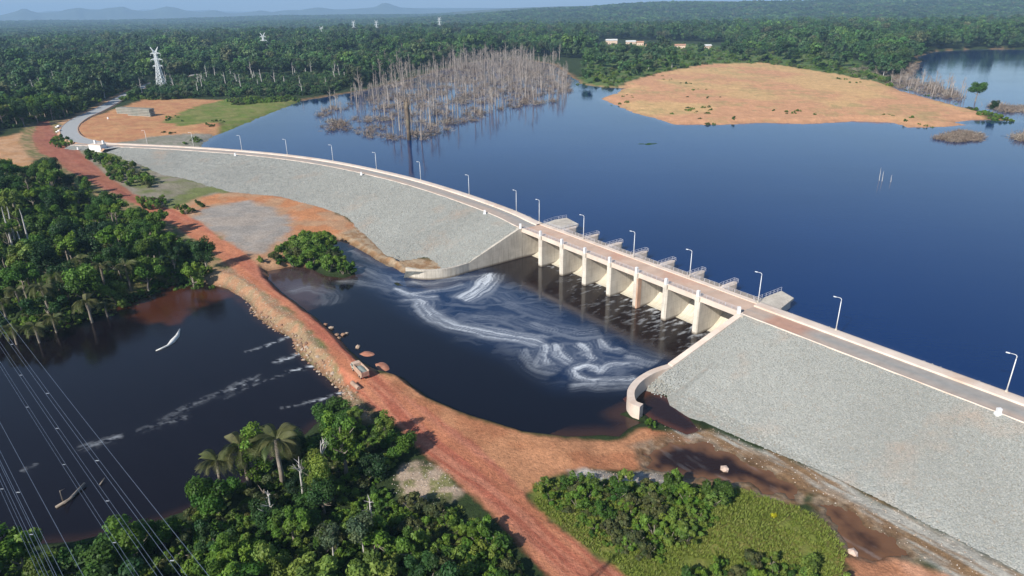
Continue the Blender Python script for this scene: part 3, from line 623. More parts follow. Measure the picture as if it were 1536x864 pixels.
def make_dam(s0, s1, label, rip_n):
    P0 = at_s((s0+s1)/2)[0]
    root = empty('embankment_dam', (*P0, 0)); tag(root, label, 'dam')
    inv = Matrix.Translation((-P0[0], -P0[1], 0))
    parts = []
    parts.append(strip('rock_slope', s0, s1, bank_section, M['ripbase'], root, 1.5, .35, True, True))
    parts.append(strip('upstream_slope', s0, s1, lambda s: [(-9-(.6*math.sin(s)), -5.2), (-6, -3.6), (-3.2, -2.0), (-1.5, -.5), (-.32, -.06)], M['ripbase'], root, 2, .4))
    wk = [(-.3, -.6), (-.3, .42), (.0, .45), (2.75, .45), (2.9, .42), (2.9, -.1)]
    parts.append(strip('walkway', s0+12 if s0 < 30 else s0, s1, wk, M['walk'], root, 3, 0, False))
    parts.append(strip('kerb', s0, s1, [(9.15, -.1), (9.15, .16), (9.5, .16), (9.5, -.3)], M['walk'], root, 3, 0, False))
    ro = strip('crest_road', s0, s1, [(2.88, .03), (3.9, .04), (5, .05), (6., .06), (7., .05), (8., .04), (9.17, .02)], M['asphalt'], root, 2, 0)
    v_ = np.array([v.co[:] for v in ro.data.vertices]); d_, s_, a_ = pdist(v_[:, 0], v_[:, 1], CURVE, 50)
    f_ = np.clip(fbm(a_/22, d_*s_/2., 15, 4)*1.3-.35+ss(5.5, 9, d_)*.55+ss(SR+26, SR+2, a_)*(a_ > SR-5)*.5, 0, 1)[:, None]
    g_ = np.maximum(ss(SR+19, SR+16, a_)*ss(SR+6, SR+8, a_), 0)[:, None]*ss(2, 4, d_)[:, None]
    c_ = np.array((.275, .27, .255))*(1-f_)+np.array((.42, .32, .255))*f_; c_ = c_*(1-g_*.6)+np.array((.42, .19, .12))*g_*.6
    fattr(ro.data, 'col', c_, 'FLOAT_COLOR'); parts.append(ro)
    # riprap stones
    S_ = rng.uniform(s0, s1, rip_n*2); k_ = slope_k(S_); to = np.interp(S_, TS[:, 0], TS[:, 1])+.3; to = np.where((S_ > SWE+2) & (S_ < SL), 50, to)
    S_ = rng.uniform(s0-(6 if s0 > SL else 0), s1+(3 if s1 < SR else 0), rip_n*2); O_ = CE+.2+rng.uniform(0, 1, len(S_))*41
    keep = (O_ < to) & np.where(S_ < (SL+SR)/2, S_ < endL(O_)-.3, S_ > endR(O_)+.3); S_, O_, k_, to = S_[keep], O_[keep], k_[keep], to[keep]
    px_ = np.interp(S_, SEG, CURVE[:, 0]); py_ = np.interp(S_, SEG, CURVE[:, 1]); e = 4.
    tx = np.interp(S_+e, SEG, CURVE[:, 0])-np.interp(S_-e, SEG, CURVE[:, 0]); ty = np.interp(S_+e, SEG, CURVE[:, 1])-np.interp(S_-e, SEG, CURVE[:, 1]); l_ = np.hypot(tx, ty); tx /= l_; ty /= l_
    PX = px_+ty*O_; PY = py_-tx*O_; PZ = slope_z(S_, O_)+rng.uniform(-.10, .035, len(O_))+(fbm(PX/2.5, PY/2.5, 5, 3)-.5)*.35
    toef = ss(6, 0, to-O_); sc_ = rng.uniform(.22, .46, len(O_))*(1+toef*rng.uniform(0, .7, len(O_)))
    # upstream fringe
    n3_ = int((s1-s0)*5); S3 = rng.uniform(s0, s1, n3_); O3 = rng.uniform(-4.5, -.5, n3_)
    q_ = [at_s(s) for s in S3]; P3 = np.array([a+c*o for (a, b, c), o in zip(q_, O3)]); Z3 = np.interp(O3, [-6, -3.2, -1.5, -.3], [-3.6, -2, -.5, .1])
    PP = np.vstack([np.stack([PX, PY, PZ], 1), np.column_stack([P3, Z3])]); sc_ = np.r_[sc_, rng.uniform(.5, 1.0, n3_)]
    sco = scatter('riprap', PP, np.column_stack([sc_, sc_*rng.uniform(.7, 1.1, len(sc_)), sc_]), np.column_stack([rng.normal(0, .28, (len(sc_), 2)), rng.uniform(0, 6.28, len(sc_))]), rip_meshes, parent=root)
    parts.append(sco)
    for p in parts: p.location = (-P0[0], -P0[1], 0)
    return root
make_dam(S0, SL, 'long curving grey rock embankment dam with crest road, left of the spillway bridge', 105000)
make_dam(SR, S1, 'straight grey rock embankment dam with crest road, right of the spillway bridge', 130000)
# ------------------------------------------------------------------ lamp posts
def lamp_meshes():
    p = MB(); p.tube([(0, 0, 0), (0, 0, 4), (0, 0, 7.7)], [.13, .11, .085], 8)
    b_ = MB(); b_.box((-.22, -.22, 0), (.22, .22, .35))
    a = MB(); a.tube([(0, 0, 7.7), (.02, 0, 8.15), (-.12, 0, 8.42), (-.45, 0, 8.52), (-1.3, 0, 8.5)], [.085, .08, .07, .06, .05], 6)
    h_ = MB(); h_.box((-1.95, -.15, 8.42), (-1.25, .15, 8.56))
    return p.mesh('pole', M['white'], True), b_.mesh('base', M['concrete']), a.mesh('arm', M['white'], True), h_.mesh('lamp_head', M['white'])
LM = lamp_meshes()
lamp_lab = ['first lamp post on the dam crest, right of the white block', 'second lamp post from the left on the crest, where the lake shore meets the dam', 'third lamp post from the left on the curved crest, first with open water behind',
 'lamp post on the curved crest, fourth from the left end', 'lamp post on the curved crest, fifth from the left end', 'lamp post on the curved crest just left of the tall dark trunk in the lake', 'lamp post on the curved crest just right of the tall dark trunk in the lake',
 'lamp post on the curved crest, second before the bridge', 'lamp post on the crest road, last before the bridge platform', 'lamp post at the left end of the bridge beside the upstream platform', 'lamp post on the bridge between first and second upstream pier heads',
 'lamp post standing near the middle of the bridge', 'lamp post on the right half of the bridge, before its last pier', 'lamp post at the right end of the bridge beside the pointed platform', 'lamp post on the right embankment crest, nearest to the bridge', 'lamp post on the crest at the right edge of the view']
for i in range(16):
    s, _ = s_of(LPs[i]); P, t, q_ = at_s(s); onb = SL-1 < s < SR+6
    root = empty('lamp_post', (*(P+q_*(.15 if not onb else .1)), .44 if not onb else .25), math.atan2(t[1], t[0])+rad(8))
    tag(root, lamp_lab[i], 'lamp post', 'lamp posts along the dam crest')
    for nm, me_ in zip(('pole', 'base', 'arm', 'lamp_head'), LM): obj(nm, me_, root)
# ------------------------------------------------------------------ spillway bridge
A3 = Vector((*ax, 0)); D3 = Vector((*dn, 0)); B0 = at_s(SL)[0]
# bridge frame: x along the axis from the left abutment, y downstream offset
BF = Matrix(((ax[0], dn[0], 0, B0[0]), (ax[1], dn[1], 0, B0[1]), (0, 0, 1, 0), (0, 0, 0, 1)))
bridge = empty('spillway_bridge', (B0[0], B0[1], 0)); bridge.rotation_euler = (0, 0, 0)
bridge.matrix_world = BF.copy()
# handedness: (ax, dn) is left-handed with z up, so mirror the y offset
bridge.matrix_world = Matrix(((ax[0], -dn[0], 0, B0[0]), (ax[1], -dn[1], 0, B0[1]), (0, 0, 1, 0), (0, 0, 0, 1)))
tag(bridge, 'pale concrete spillway bridge with eight open bays and water chutes', 'bridge')
Lb = SR-SL
def flipy(mb): mb.v = [(x, -y, z) for x, y, z in mb.v]; mb.f = [f[::-1] for f in mb.f]; return mb
def bp(name, mb, mat, parent=bridge, sm=False): return flipy(mb).build(name, mat, parent, sm)
d_ = MB(); d_.box((-1.0, 1.2, -.95), (Lb+1.0, 9.0, .02)); bp('deck', d_, M['deck'])
for (y0, y1, z0, z1) in ((8.99, 9.5, -1.25, .22), (-.5, 1.21, -1.0, .25)):
    e = MB(); e.box((-1., y0, z0), (Lb+1., y1, z1)); bp('edge_beam', e, M['walk'])
xp = [s-SL for s in SP]; TH = 1.9
pm_nose = []
xe = [0]+xp+[Lb]
labs = ['pier beside the left abutment', 'second pier from the left', 'third pier from the left', 'middle pier of the bridge', 'pier with the rusty stain down its side', 'second pier from the right', 'pier beside the right abutment']
stain = plain('stained_concrete', (.52, .33, .23), .85, .15, .4, (.56, .45, .36), .01)
for i, x in enumerate(xp):
    h2_ = TH/2
    poly = [(x-h2_, -6.2), (x-h2_*.35, -7.4), (x+h2_*.35, -7.4), (x+h2_, -6.2), (x+h2_, 9.75), (x+h2_-.35, 10.1), (x-h2_+.35, 10.1), (x-h2_, 9.75)]
    p = MB(); p.prism(poly, -13, -1.26)
    pr = bp('pier', p, M['pier']); 
    if i == 4:
        q_ = MB(); q_.prism([(x+h2_-.3, 10.12), (x+h2_+.02, 9.79), (x+h2_+.02, 8.2), (x+h2_-.05, 8.2), (x+h2_-.4, 10.08)], -11.6, -1.4)
        bp('rust_stain', q_, stain, pr)
    cap = MB(); cap.prism([(x-h2_-.05, -6.3), (x-h2_*.4, -7.5), (x+h2_*.4, -7.5), (x+h2_+.05, -6.3), (x+h2_+.05, -.52), (x-h2_-.05, -.52)], -1.24, .3); bp('pier_head', cap, M['walk'], pr)
    c2 = MB(); c2.box((x-.75, 9.52, -1.24), (x+.75, 10.1, .1)); bp('nose_cap', c2, M['pier'], pr)
    c3 = MB(); c3.box((x-.4, 9.3, .12), (x+.4, 10.0, 2.0)); bp('post', c3, M['white'], pr)
    rl = MB()
    for yy in np.linspace(-7.3, -.7, 5): rl.tube([(x-.75, yy, .3), (x-.75, yy, 1.4)], .05, 4)
    for yy in np.linspace(-7.3, -.7, 4): rl.tube([(x+.75, yy, .3), (x+.75, yy, 1.4)], .05, 4)
    for zz in (.85, 1.4):
        rl.tube([(x-.75, -.7, zz), (x-.75, -7.3, zz)], .05, 4); rl.tube([(x+.75, -.7, zz), (x+.75, -7.3, zz)], .05, 4); rl.tube([(x-.75, -7.3, zz), (x+.75, -7.3, zz)], .05, 4)
    bp('railing', rl, M['rail'], pr)
# ogee chutes with thin running water
m, nt, N, L, b = newmat('wet_chute'); M['chute'] = m
tc = N.new('ShaderNodeTexCoord'); mp = N.new('ShaderNodeMapping'); L.new(tc.outputs['Object'], mp.inputs[0]); mp.inputs['Scale'].default_value = (2.5, .16, .16)
nz = mrange(nt, noise(nt, 1.6, 5, mp.outputs[0]), .35, .68, 0, 1)
L.new(mixc(nt, nz, (.50, .45, .34), (.66, .63, .54)), b.inputs['Base Color']); b.inputs['Roughness'].default_value = .35
bump(nt, noise(nt, 1.6, 5, mp.outputs[0]), b, .5, .1)
prof = [(-7, -14), (-7, -5.9), (-6, -5.4), (-4.8, -5.35), (-3.6, -6.0), (-2.3, -7.0), (-1.1, -7.95), (0.1, -8.9), (1.3, -9.8), (2.6, -10.6), (4.2, -11.15), (6.2, -11.42), (6.2, -14)]
for i in range(8):
    x0 = xe[i]+(TH/2+.004 if i else .004); x1 = xe[i+1]-(TH/2+.004 if i < 7 else .004)
    c_ = MB(); n = len(prof)
    c_.add([(x0, y, z) for y, z in prof]+[(x1, y, z) for y, z in prof], [tuple(range(n)), tuple(range(2*n-1, n-1, -1))]+[(j+1, j, n+j, n+j+1) for j in range(n-1)])
    bp('chute', c_, M['chute'])
    gt = MB(); gt.box((x0+.05, -5.3, -5.3), (x1-.05, -4.9, -1.02)); bp('gate', gt, M['gate'])
# railings, one per span, each side
for side, (yy, zz) in {'d': (9.25, .22), 'u': (-.25, .25)}.items():
    for i in range(8):
        x0, x1 = xe[i]+.5, xe[i+1]-.5; r = MB()
        for xx in np.linspace(x0, x1, 7): r.tube([(xx, yy, zz), (xx, yy, zz+1.1)], .055, 4)
        for hh_ in (.4, .75, 1.1): r.tube([(x0, yy, zz+hh_), (x1, yy, zz+hh_)], .04, 4)
        bp('railing', r, M['rail'])
for xx in list(np.array(xe[1:8])): ex = MB(); ex.box((xx-.06, 1.3, .021), (xx+.06, 8.9, .03)); bp('expansion_joint', ex, M['concrete'])
# ------------------------------------------------------------------ walls
def wallstrip(name, path, th, zb, label, mat=M['concrete']):
    P = np.array(path, float); V_ = []; n = len(P); n_l = []
    for i in range(n):
        t = P[min(i+1, n-1), :2]-P[max(i-1, 0), :2]; t /= np.linalg.norm(t); q_ = np.array([t[1], -t[0]])
        a = P[i, :2]; b_ = a-q_*th
        V_ += [(*a, zb), (*a, P[i, 2]), (*b_, P[i, 2]), (*b_, zb)]
    F = [(0, 1, 2, 3), tuple(4*(n-1)+k for k in (3, 2, 1, 0))]
    for i in range(n-1):
        for k in range(3): F.append((4*i+k, 4*(i+1)+k, 4*(i+1)+k+1, 4*i+k+1))
    c0 = P.mean(0)
    mb = MB(); mb.add([(x-c0[0], y-c0[1], z) for x, y, z in V_], [f[::-1] for f in F])
    o = mb.build(name, mat); o.location = (c0[0], c0[1], 0); tag(o, label, 'wall'); return o
def sm3(pts, n=2): return smooth(np.array(pts, float), n)
PL, tL, qL = at_s(SL); PR_, tR, qR = at_s(SR)
lp = [(*(PL+qL*o), -.02) for o in (-8, 10.6)]
lw = sm3([U(703, 394.5, -7.9), U(680, 401.5, -7.8), U(655, 405.5, -7.8), U(628, 405.5, -7.8), U(608, 401.6, -7.8)])
wallstrip('wing_wall', [(*(PL+qL*10.62), .1)]+[(*p,) for p in lw][::1], -1.0, -13, 'pale training wall sloping down and curling left along the pool, left of the bays')
rw = sm3([U(1002.5, 545.8, -7.8), U(985, 551, -7.8), U(970.6, 556.8, -7.8), U(953, 567.8, -7.8), U(942, 581, -7.8), U(939.8, 592, -7.8), U(944, 605, -7.8), U(959.6, 610.6, -7.8)])
wallstrip('wing_wall', [(*(PR_+qR*10.2), .1), (*rw[0][:2], -7.5)]+[(*p,) for p in rw[1:]], 1.7, -13, 'curved hook shaped training wall at the right side of the pool', M['walk'])
for nm, P_, t_, q_, sgn, lb in (('l', PL, tL, qL, -1, 'concrete abutment wall under the left end of the bridge'), ('r', PR_, tR, qR, 1, 'concrete abutment wall under the right end of the bridge')):
    m_ = MB(); a0, a1 = (0, 2.2)
    pts = [P_+q_*-8.0, P_+q_*10.6, P_+q_*10.6+t_*sgn*2.2, P_+q_*-8+t_*sgn*2.2]
    m_.prism([p-P_ for p in pts], -13, -1.27); m_.prism([p-P_ for p in (P_+q_*9.52, P_+q_*10.6, P_+q_*10.6+t_*sgn*2.2, P_+q_*9.52+t_*sgn*2.2)], -1.26, .05)
    o = m_.build('abutment', M['concrete']); o.location = (*P_, 0); tag(o, lb, 'wall')
    c_ = MB(); c_.box((-.4, -.4, 0), (.4, .4, 1.9)); o = c_.build('marker_post', M['white']); pp = P_+q_*9.9+t_*sgn*.3; o.location = (*pp, .05); tag(o, 'white post standing at the %s end of the downstream railing' % ('left' if sgn < 0 else 'right'), 'post')
def platform(pts, label, rail_idx):
    W_ = [U(*p, .3)[:2] for p in pts]; c0 = np.mean(W_, 0); m_ = MB()
    root = empty('platform', (*c0, 0)); tag(root, label, 'platform')
    m_.prism([w_-c0 for w_ in W_], -.35, .3); m_.build('slab', M['concrete'], root)
    m2 = MB(); m2.prism([(w_-c0)*.86 for w_ in W_], -8, -.36); m2.build('support_wall', M['walk'], root)
    r = MB()
    for a, b_ in rail_idx:
        a = W_[a]-c0; b_ = W_[b_]-c0; n = int(np.linalg.norm(b_-a)/1.6)+1
        for t in np.linspace(0, 1, n): p = a+(b_-a)*t; r.tube([(*p, .3), (*p, 1.4)], .05, 4)
        for zz in (.85, 1.4): r.tube([(*a, zz), (*b_, zz)], .045, 4)
    r.build('railing', M['rail'], root)
platform([(816, 335), (832, 329.5), (850, 326.5), (868, 336), (841, 343.5)], 'pointed concrete platform jutting into the lake at the left end of the bridge', [(0, 1), (1, 2)])
platform([(1131, 452), (1172, 436), (1191, 447), (1172, 462), (1152, 463)], 'pointed concrete platform jutting into the lake at the right end of the bridge', [(0, 1)])
# ------------------------------------------------------------------ white block and marker posts on the crest
def block(loc, rz):
    root = empty('control_block', loc, rz); tag(root, 'white concrete block beside the road bend at the left end of the dam', 'concrete block')
    m_ = MB(); m_.box((-4.6, -2.2, -4.6), (4.6, 2.2, 1.9)); m_.build('body', M['white'], root)
    m_ = MB(); m_.box((-4.8, -2.4, 1.902), (4.8, 2.4, 2.15)); m_.build('cap', M['walk'], root)
    for x in (-2.5, 3.9): m_ = MB(); m_.box((x-.5, .6, 2.152), (x+.5, 1.6, 4.2)); m_.build('post', M['white'], root)
bl = U(146, 224, -.6); block((bl[0], bl[1]+1, .4), rad(-18))
mk = [((353, 233), 'small white marker block on the slope edge of the crest, third lamp from the left'), ((542, 262), 'small white marker block on the slope edge in the middle of the curved crest'), ((727, 320), 'small white marker block on the slope edge of the crest just before the bridge'), ((1497, 621), 'small white marker block on the slope edge near the right border'), ((117, 224), 'small white marker block on the ground left of the big white block'), ((162, 178), 'small white block lying on the orange yard in front of the panel stacks'), ((1360, 561), 'tiny pale marker stone on the right crest road edge')]
for p, lb in mk[:6]:
    P = U(*p, 0 if p[1] != 224 else -1); m_ = MB(); m_.box((-.55, -.45, -.3), (.55, .45, .25)); m_.box((-.4, -.32, .252), (.4, .32, 1.3)); o = m_.build('marker_block', M['white']); o.location = tuple(P); tag(o, lb, 'marker', 'white marker blocks on the dam crest')
# ------------------------------------------------------------------ asphalt access road draped on the plateau
def hz(x, y): return heights(np.atleast_1d(np.asarray(x, float)), np.atleast_1d(np.asarray(y, float)), False)
Vv = []; n = len(AROAD)
for i in range(n):
    t = AROAD[min(i+1, n-1)]-AROAD[max(i-1, 0)]; t /= np.linalg.norm(t); q_ = np.array([-t[1], t[0]])
    wd = 5.2
    for k in np.linspace(-1, 1, 7): Vv.append(AROAD[i]+q_*k*wd)
Vv = np.array(Vv); zc = hz(Vv[:, 0], Vv[:, 1]).reshape(n, 7); zc = np.repeat(zc.max(1)[:, None], 7, 1)
for _ in range(3): zc[1:-1] = np.maximum(zc[1:-1], (zc[:-2]+zc[2:])/2)
zc = np.maximum(zc+.15, .02); zc[:6] = .02
a, b_ = np.meshgrid(np.arange(n-1), np.arange(6), indexing='ij'); a = a.ravel(); b_ = b_.ravel()
me = npmesh('access_road', np.column_stack([Vv, zc.ravel()]), np.stack([a*7+b_, (a+1)*7+b_, (a+1)*7+b_+1, a*7+b_+1], 1)[:, ::-1], M['asphalt'], True)
fattr(me, 'col', np.tile((.32, .33, .33), (len(Vv), 1)), 'FLOAT_COLOR'); o = obj('access_road', me); o['kind'] = 'structure'
for sd_, nm in ((0, 'a'), (6, 'b')):
    k_ = MB(); vs = []; fs = []
    for i in range(n):
        c0 = Vv.reshape(n, 7, 2)[i, sd_]; c1 = Vv.reshape(n, 7, 2)[i, 3]; u_ = (c0-c1)/np.linalg.norm(c0-c1); z = zc[i, 0]
        for (o_, zz) in ((.01, -.6), (.01, .14), (.45, .14), (2.2, -1.2)): vs.append((*(c0+u_*o_), z+zz))
    for i in range(n-1):
        for k in range(3): fs.append((4*i+k, 4*(i+1)+k, 4*(i+1)+k+1, 4*i+k+1) if sd_ == 0 else (4*i+k+1, 4*(i+1)+k+1, 4*(i+1)+k, 4*i+k))
    k_.add(vs, fs); o = k_.build('road_verge', plain('verge_soil', (.40, .24, .15), .95, .2, .5, None, 0)); o['kind'] = 'structure'
# ------------------------------------------------------------------ dump truck
def truck(loc, rz):
    root = empty('dump_truck', loc, rz); tag(root, 'dump truck loaded with grey gravel driving along the red causeway road', 'dump truck')
    m_ = MB(); m_.box((-3.9, -.45, .75), (3.6, .45, 1.05)); m_.build('chassis', M['tyre'], root)
    c_ = MB(); c_.add([(2.3, -1.2, 1.0), (4.3, -1.2, .7), (4.35, -1.2, 1.7), (4.05, -1.15, 2.85), (2.3, -1.15, 2.9), (2.3, 1.2, 1.0), (4.3, 1.2, .7), (4.35, 1.2, 1.7), (4.05, 1.15, 2.85), (2.3, 1.15, 2.9)],
        [(0, 1, 2, 3, 4), (9, 8, 7, 6, 5), (0, 5, 6, 1), (1, 6, 7, 2), (2, 7, 8, 3), (3, 8, 9, 4), (4, 9, 5, 0)]); cb = c_.build('cab', M['truckgreen'], root)
    w_ = MB(); w_.add([(4.36, -1.0, 1.8), (4.36, 1.0, 1.8), (4.10, .98, 2.7), (4.10, -.98, 2.7)], [(0, 1, 2, 3)]); w_.build('windscreen', M['glass'], cb)
    for s in (-1, 1):
        g_ = MB(); g_.box((2.9, s*1.2-.02, 1.75), (3.9, s*1.2+.02, 2.5)); g_.build('side_window', M['glass'], cb)
        h_ = MB(); h_.box((4.3, s*.9-.2, .95), (4.42, s*.9+.2, 1.2)); h_.build('headlight', M['white'], cb)
        mi = MB(); mi.box((3.9, s*1.45-.12, 1.8), (4.0, s*1.45+.12, 2.4)); mi.build('mirror', M['white'], cb)
    # open tipping body: floor, two ribbed sides, front board over the cab, tailgate
    b_ = MB(); b_.box((-4.0, -1.25, 1.1), (2.1, 1.25, 1.25))
    b_.box((2.0, -1.25, 1.252), (2.12, 1.25, 3.05)); b_.box((2.122, -1.2, 2.95), (3.6, 1.2, 3.05))
    for s in (-1, 1):
        b_.box((-4.0, s*1.25-.05, 1.0), (2.12, s*1.25+.05, 2.75))
        for x in np.linspace(-3.8, 1.9, 8): b_.box((x-.06, s*1.35-.05, 1.05), (x+.06, s*1.35+.05, 2.7))
        b_.box((-4.05, s*1.28-.12, 2.752), (2.14, s*1.28+.12, 2.86))
    b_.build('tipper_body', M['truckbed'], root)
    t_ = MB(); t_.box((-4.14, -1.2, 1.05), (-4.02, 1.2, 2.7))
    for y in np.linspace(-1.1, 1.1, 6): t_.box((-4.22, y-.07, 1.1), (-4.142, y+.07, 2.65))
    t_.build('tailgate', plain('tailgate_paint', (.42, .25, .19), .7, .15, 1), root)
    n = 13; xs_ = np.linspace(-3.95, 1.98, n); ys_ = np.linspace(-1.18, 1.18, 7); l_ = MB()
    vs = [(x, y, 2.05+.75*max(0, 1-((x+.9)/2.8)**2)*(1-(y/1.5)**2)+rng.uniform(-.04, .04)) for x in xs_ for y in ys_]
    l_.add(vs, [(i*7+j, (i+1)*7+j, (i+1)*7+j+1, i*7+j+1) for i in range(n-1) for j in range(6)]); l_.build('gravel_load', M['gravel'], root)
    for x in (3.35, -1.4, -2.75):
        for s in (-1, 1):
            w_ = MB(); y0 = s*.72 if x < 0 else s*.85; w_.tube([(x, y0, .52), (x, s*1.24, .52)], .52, 16); ww_ = w_.build('wheel', M['tyre'], root, False)
            r_m = MB(); r_m.tube([(x, s*1.241, .52), (x, s*1.26, .52)], .27, 10); r_m.build('rim', M['truckbed'], ww_)
    for s in (-1, 1): f_ = MB(); f_.box((-4.1, s*1.0-.2, .75), (-4.0, s*1.0+.2, .92)); f_.build('tail_light', plain('tail_light_red', (.5, .03, .02), .4, 0, 1, None, 0), root)
tp = U(541, 561, -9.1); zz = float(hz(tp[0], tp[1])[0])
a_ = U(600, 612, -9)-U(490, 502, -9)
truck((tp[0], tp[1], zz+.02), math.atan2(-a_[1], -a_[0]))
for o_ in COL.objects:
    if o_.name == 'dump_truck': o_.scale = (.8, .8, .8)
def pickup(p, label, c_, rz, z=None):
    P = U(*p, 0); z = float(hz(P[0], P[1])[0]) if z is None else z; root = empty('pickup', (P[0], P[1], z), rz); tag(root, label, 'pickup')
    b_ = MB(); b_.add([(-2.6, -.9, .45), (2.6, -.9, .45), (2.6, -.9, 1.05), (1.3, -.9, 1.15), (.7, -.8, 1.8), (-.8, -.8, 1.8), (-1., -.9, 1.1), (-2.6, -.9, 1.1), (-2.6, .9, .45), (2.6, .9, .45), (2.6, .9, 1.05), (1.3, .9, 1.15), (.7, .8, 1.8), (-.8, .8, 1.8), (-1., .9, 1.1), (-2.6, .9, 1.1)],
        [tuple(range(8)), tuple(range(15, 7, -1))]+[(i+1, i, i+8, i+9) for i in range(7)]+[(0, 7, 15, 8)]); b_.build('body', c_, root)
    for s in (-1, 1):
        g_ = MB(); g_.box((-.7, s*.86-.02, 1.2), (.8, s*.86+.02, 1.65)); g_.build('window', M['glass'], root)
        for x in (-1.6, 1.6): w_ = MB(); w_.tube([(x, s*.65, .38), (x, s*.95, .38)], .38, 12); w_.build('wheel', M['tyre'], root)
pickup((88.5, 190), 'white pickup parked beside the bend of the grey access road, the farther one', M['white'], 1.3)
pickup((89.5, 196.5), 'white pickup parked beside the bend of the grey access road, the nearer one', M['white'], 1.2)
# ------------------------------------------------------------------ stacks of precast panels on the plateau
def stack(p, lx, layers, label, top=True):
    P = U(*p, -.4); z = float(hz(P[0], P[1])[0]); root = empty('panel_stack', (P[0], P[1], z), rad(-22)); tag(root, label, 'panel stack', 'stacks of precast panels')
    pm = MB(); pm.box((-lx/2, -2.6, 0), (lx/2, 2.6, .42)); pm = pm.mesh('panel', M['panel'])
    p2 = MB(); p2.box((-lx/2, -2.6, 0), (lx/2, 2.6, .42)); p2 = p2.mesh('panel', M['panel2'])
    for k in range(layers): obj('panel', (pm, p2)[k % 2], root, (rng.uniform(-.4, .4), rng.uniform(-.2, .2), k*.62+.1))
    sp = MB(); sp.box((-lx/2+1, -2.3, 0), (-lx/2+1.4, 2.3, .196)); sp.box((lx/2-1.4, -2.3, 0), (lx/2-1, 2.3, .196)); sp = sp.mesh('spacer', M['bark'])
    for k in range(layers-1): obj('spacer', sp, root, (0, 0, k*.62+.522))
stack((195, 170), 24, 8, 'left stack of long grey precast panels on the orange yard'); stack((212.5, 173), 25, 10, 'taller right stack of long grey precast panels on the orange yard')
# ------------------------------------------------------------------ pylons
def pylon_mesh(th, hgt=44., AL=(5.6, 6.6, 5.6), HN=4.4):
    m_ = MB()
    def w_at(z): return np.interp(z, [0, 24, hgt-6, hgt-4], [4.2, 1.5, .95, .9])
    zs2 = [0, 5, 9.5, 13.5, 17, 20, 22.5, 25, 27.5, 30, 32.5, 35, 38]
    cs = [(-1, -1), (1, -1), (1, 1), (-1, 1)]
    def bar(a, b_, r=th/2): m_.tube([a, b_], r, 4, False)
    for a, b_ in zip(zs2[:-1], zs2[1:]):
        wa, wb = w_at(a), w_at(b_)
        for k in range(4):
            p, q_ = cs[k], cs[(k+1) % 4]
            bar((p[0]*wa, p[1]*wa, a), (p[0]*wb, p[1]*wb, b_), th*.75)
            bar((p[0]*wa, p[1]*wa, a), (q_[0]*wb, q_[1]*wb, b_)); bar((q_[0]*wa, q_[1]*wa, a), (p[0]*wb, p[1]*wb, b_)); bar((p[0]*wb, p[1]*wb, b_), (q_[0]*wb, q_[1]*wb, b_))
    body = m_; arms = []
    for z, l_ in ((24.5, AL[0]), (31., AL[1]), (37.2, AL[2])):
        for s in (-1, 1):
            m_ = MB(); wz = w_at(z)
            tip = (s*l_, 0, z+.3)
            for y in (-wz, wz): m_.tube([(s*wz, y, z), tip], th/2, 4, False); m_.tube([(s*wz, y, z+1.8), tip], th/2, 4, False)
            for t in (.35, .7):
                xx = wz+(l_-wz)*t; m_.tube([(s*xx, -wz*(1-t), z+.3*t), (s*xx, 0, z+1.8-1.4*t)], th/2.5, 4, False); m_.tube([(s*xx, wz*(1-t), z+.3*t), (s*xx, 0, z+1.8-1.4*t)], th/2.5, 4, False)
            m_.tube([(s*l_, 0, z+.3), (s*l_, 0, z-2.2)], th*.45, 5, False)
            arms.append(m_)
    for s in (-1, 1):
        m_ = MB()
        for y in (-.6, .6): m_.tube([(s*.9, y, 37.5), (s*HN, 0, hgt)], th*.7, 4, False); m_.tube([(-s*.2, y, 38.6), (s*HN, 0, hgt)], th*.5, 4, False)
        arms.append(m_)
    return body.mesh('lattice_mast', M['pylon']), [a.mesh('cross_arm', M['pylon']) for a in arms]
PMf = pylon_mesh(.40); PMn = pylon_mesh(.24, 44., (4.2, 4.2, 4.2), 3.4)
def pylon(P, rz, lb, pm=PMf, sc=1, z=None):
    root = empty('pylon', (P[0], P[1], z if z is not None else float(hz(P[0], P[1])[0])), rz, sc); tag(root, lb, 'pylon', 'lattice power pylons')
    obj('lattice_mast', pm[0], root)
    for k, a in enumerate(pm[1]): obj('earth_wire_horn' if k > 5 else 'cross_arm', a, root)
pylon(U(244, 135, .5), rad(-8), 'nearest white lattice pylon, standing beside the access road in front of the forest')
pylon(U(399, 88, 2), rad(-8), 'second white lattice pylon, rising from the forest right of the nearest one')
pylon(U(484, 60, 3)*np.array([1, 1, 0]), rad(-8), 'third lattice pylon, only its forked top showing above the forest', PMf, 1.0, -5)
pylon(U(532, 54, 3), rad(-8), 'fourth lattice pylon, small and pale, left one of the distant pair', PMf, 1.1)
pylon(U(566, 54, 3), rad(-8), 'fifth lattice pylon, small and pale, right one of the distant pair', PMf, 1.1)
pylon(U(660, 50, 3), rad(-8), 'farthest lattice pylon, a faint mast above the dark forest', PMf, 1.2)
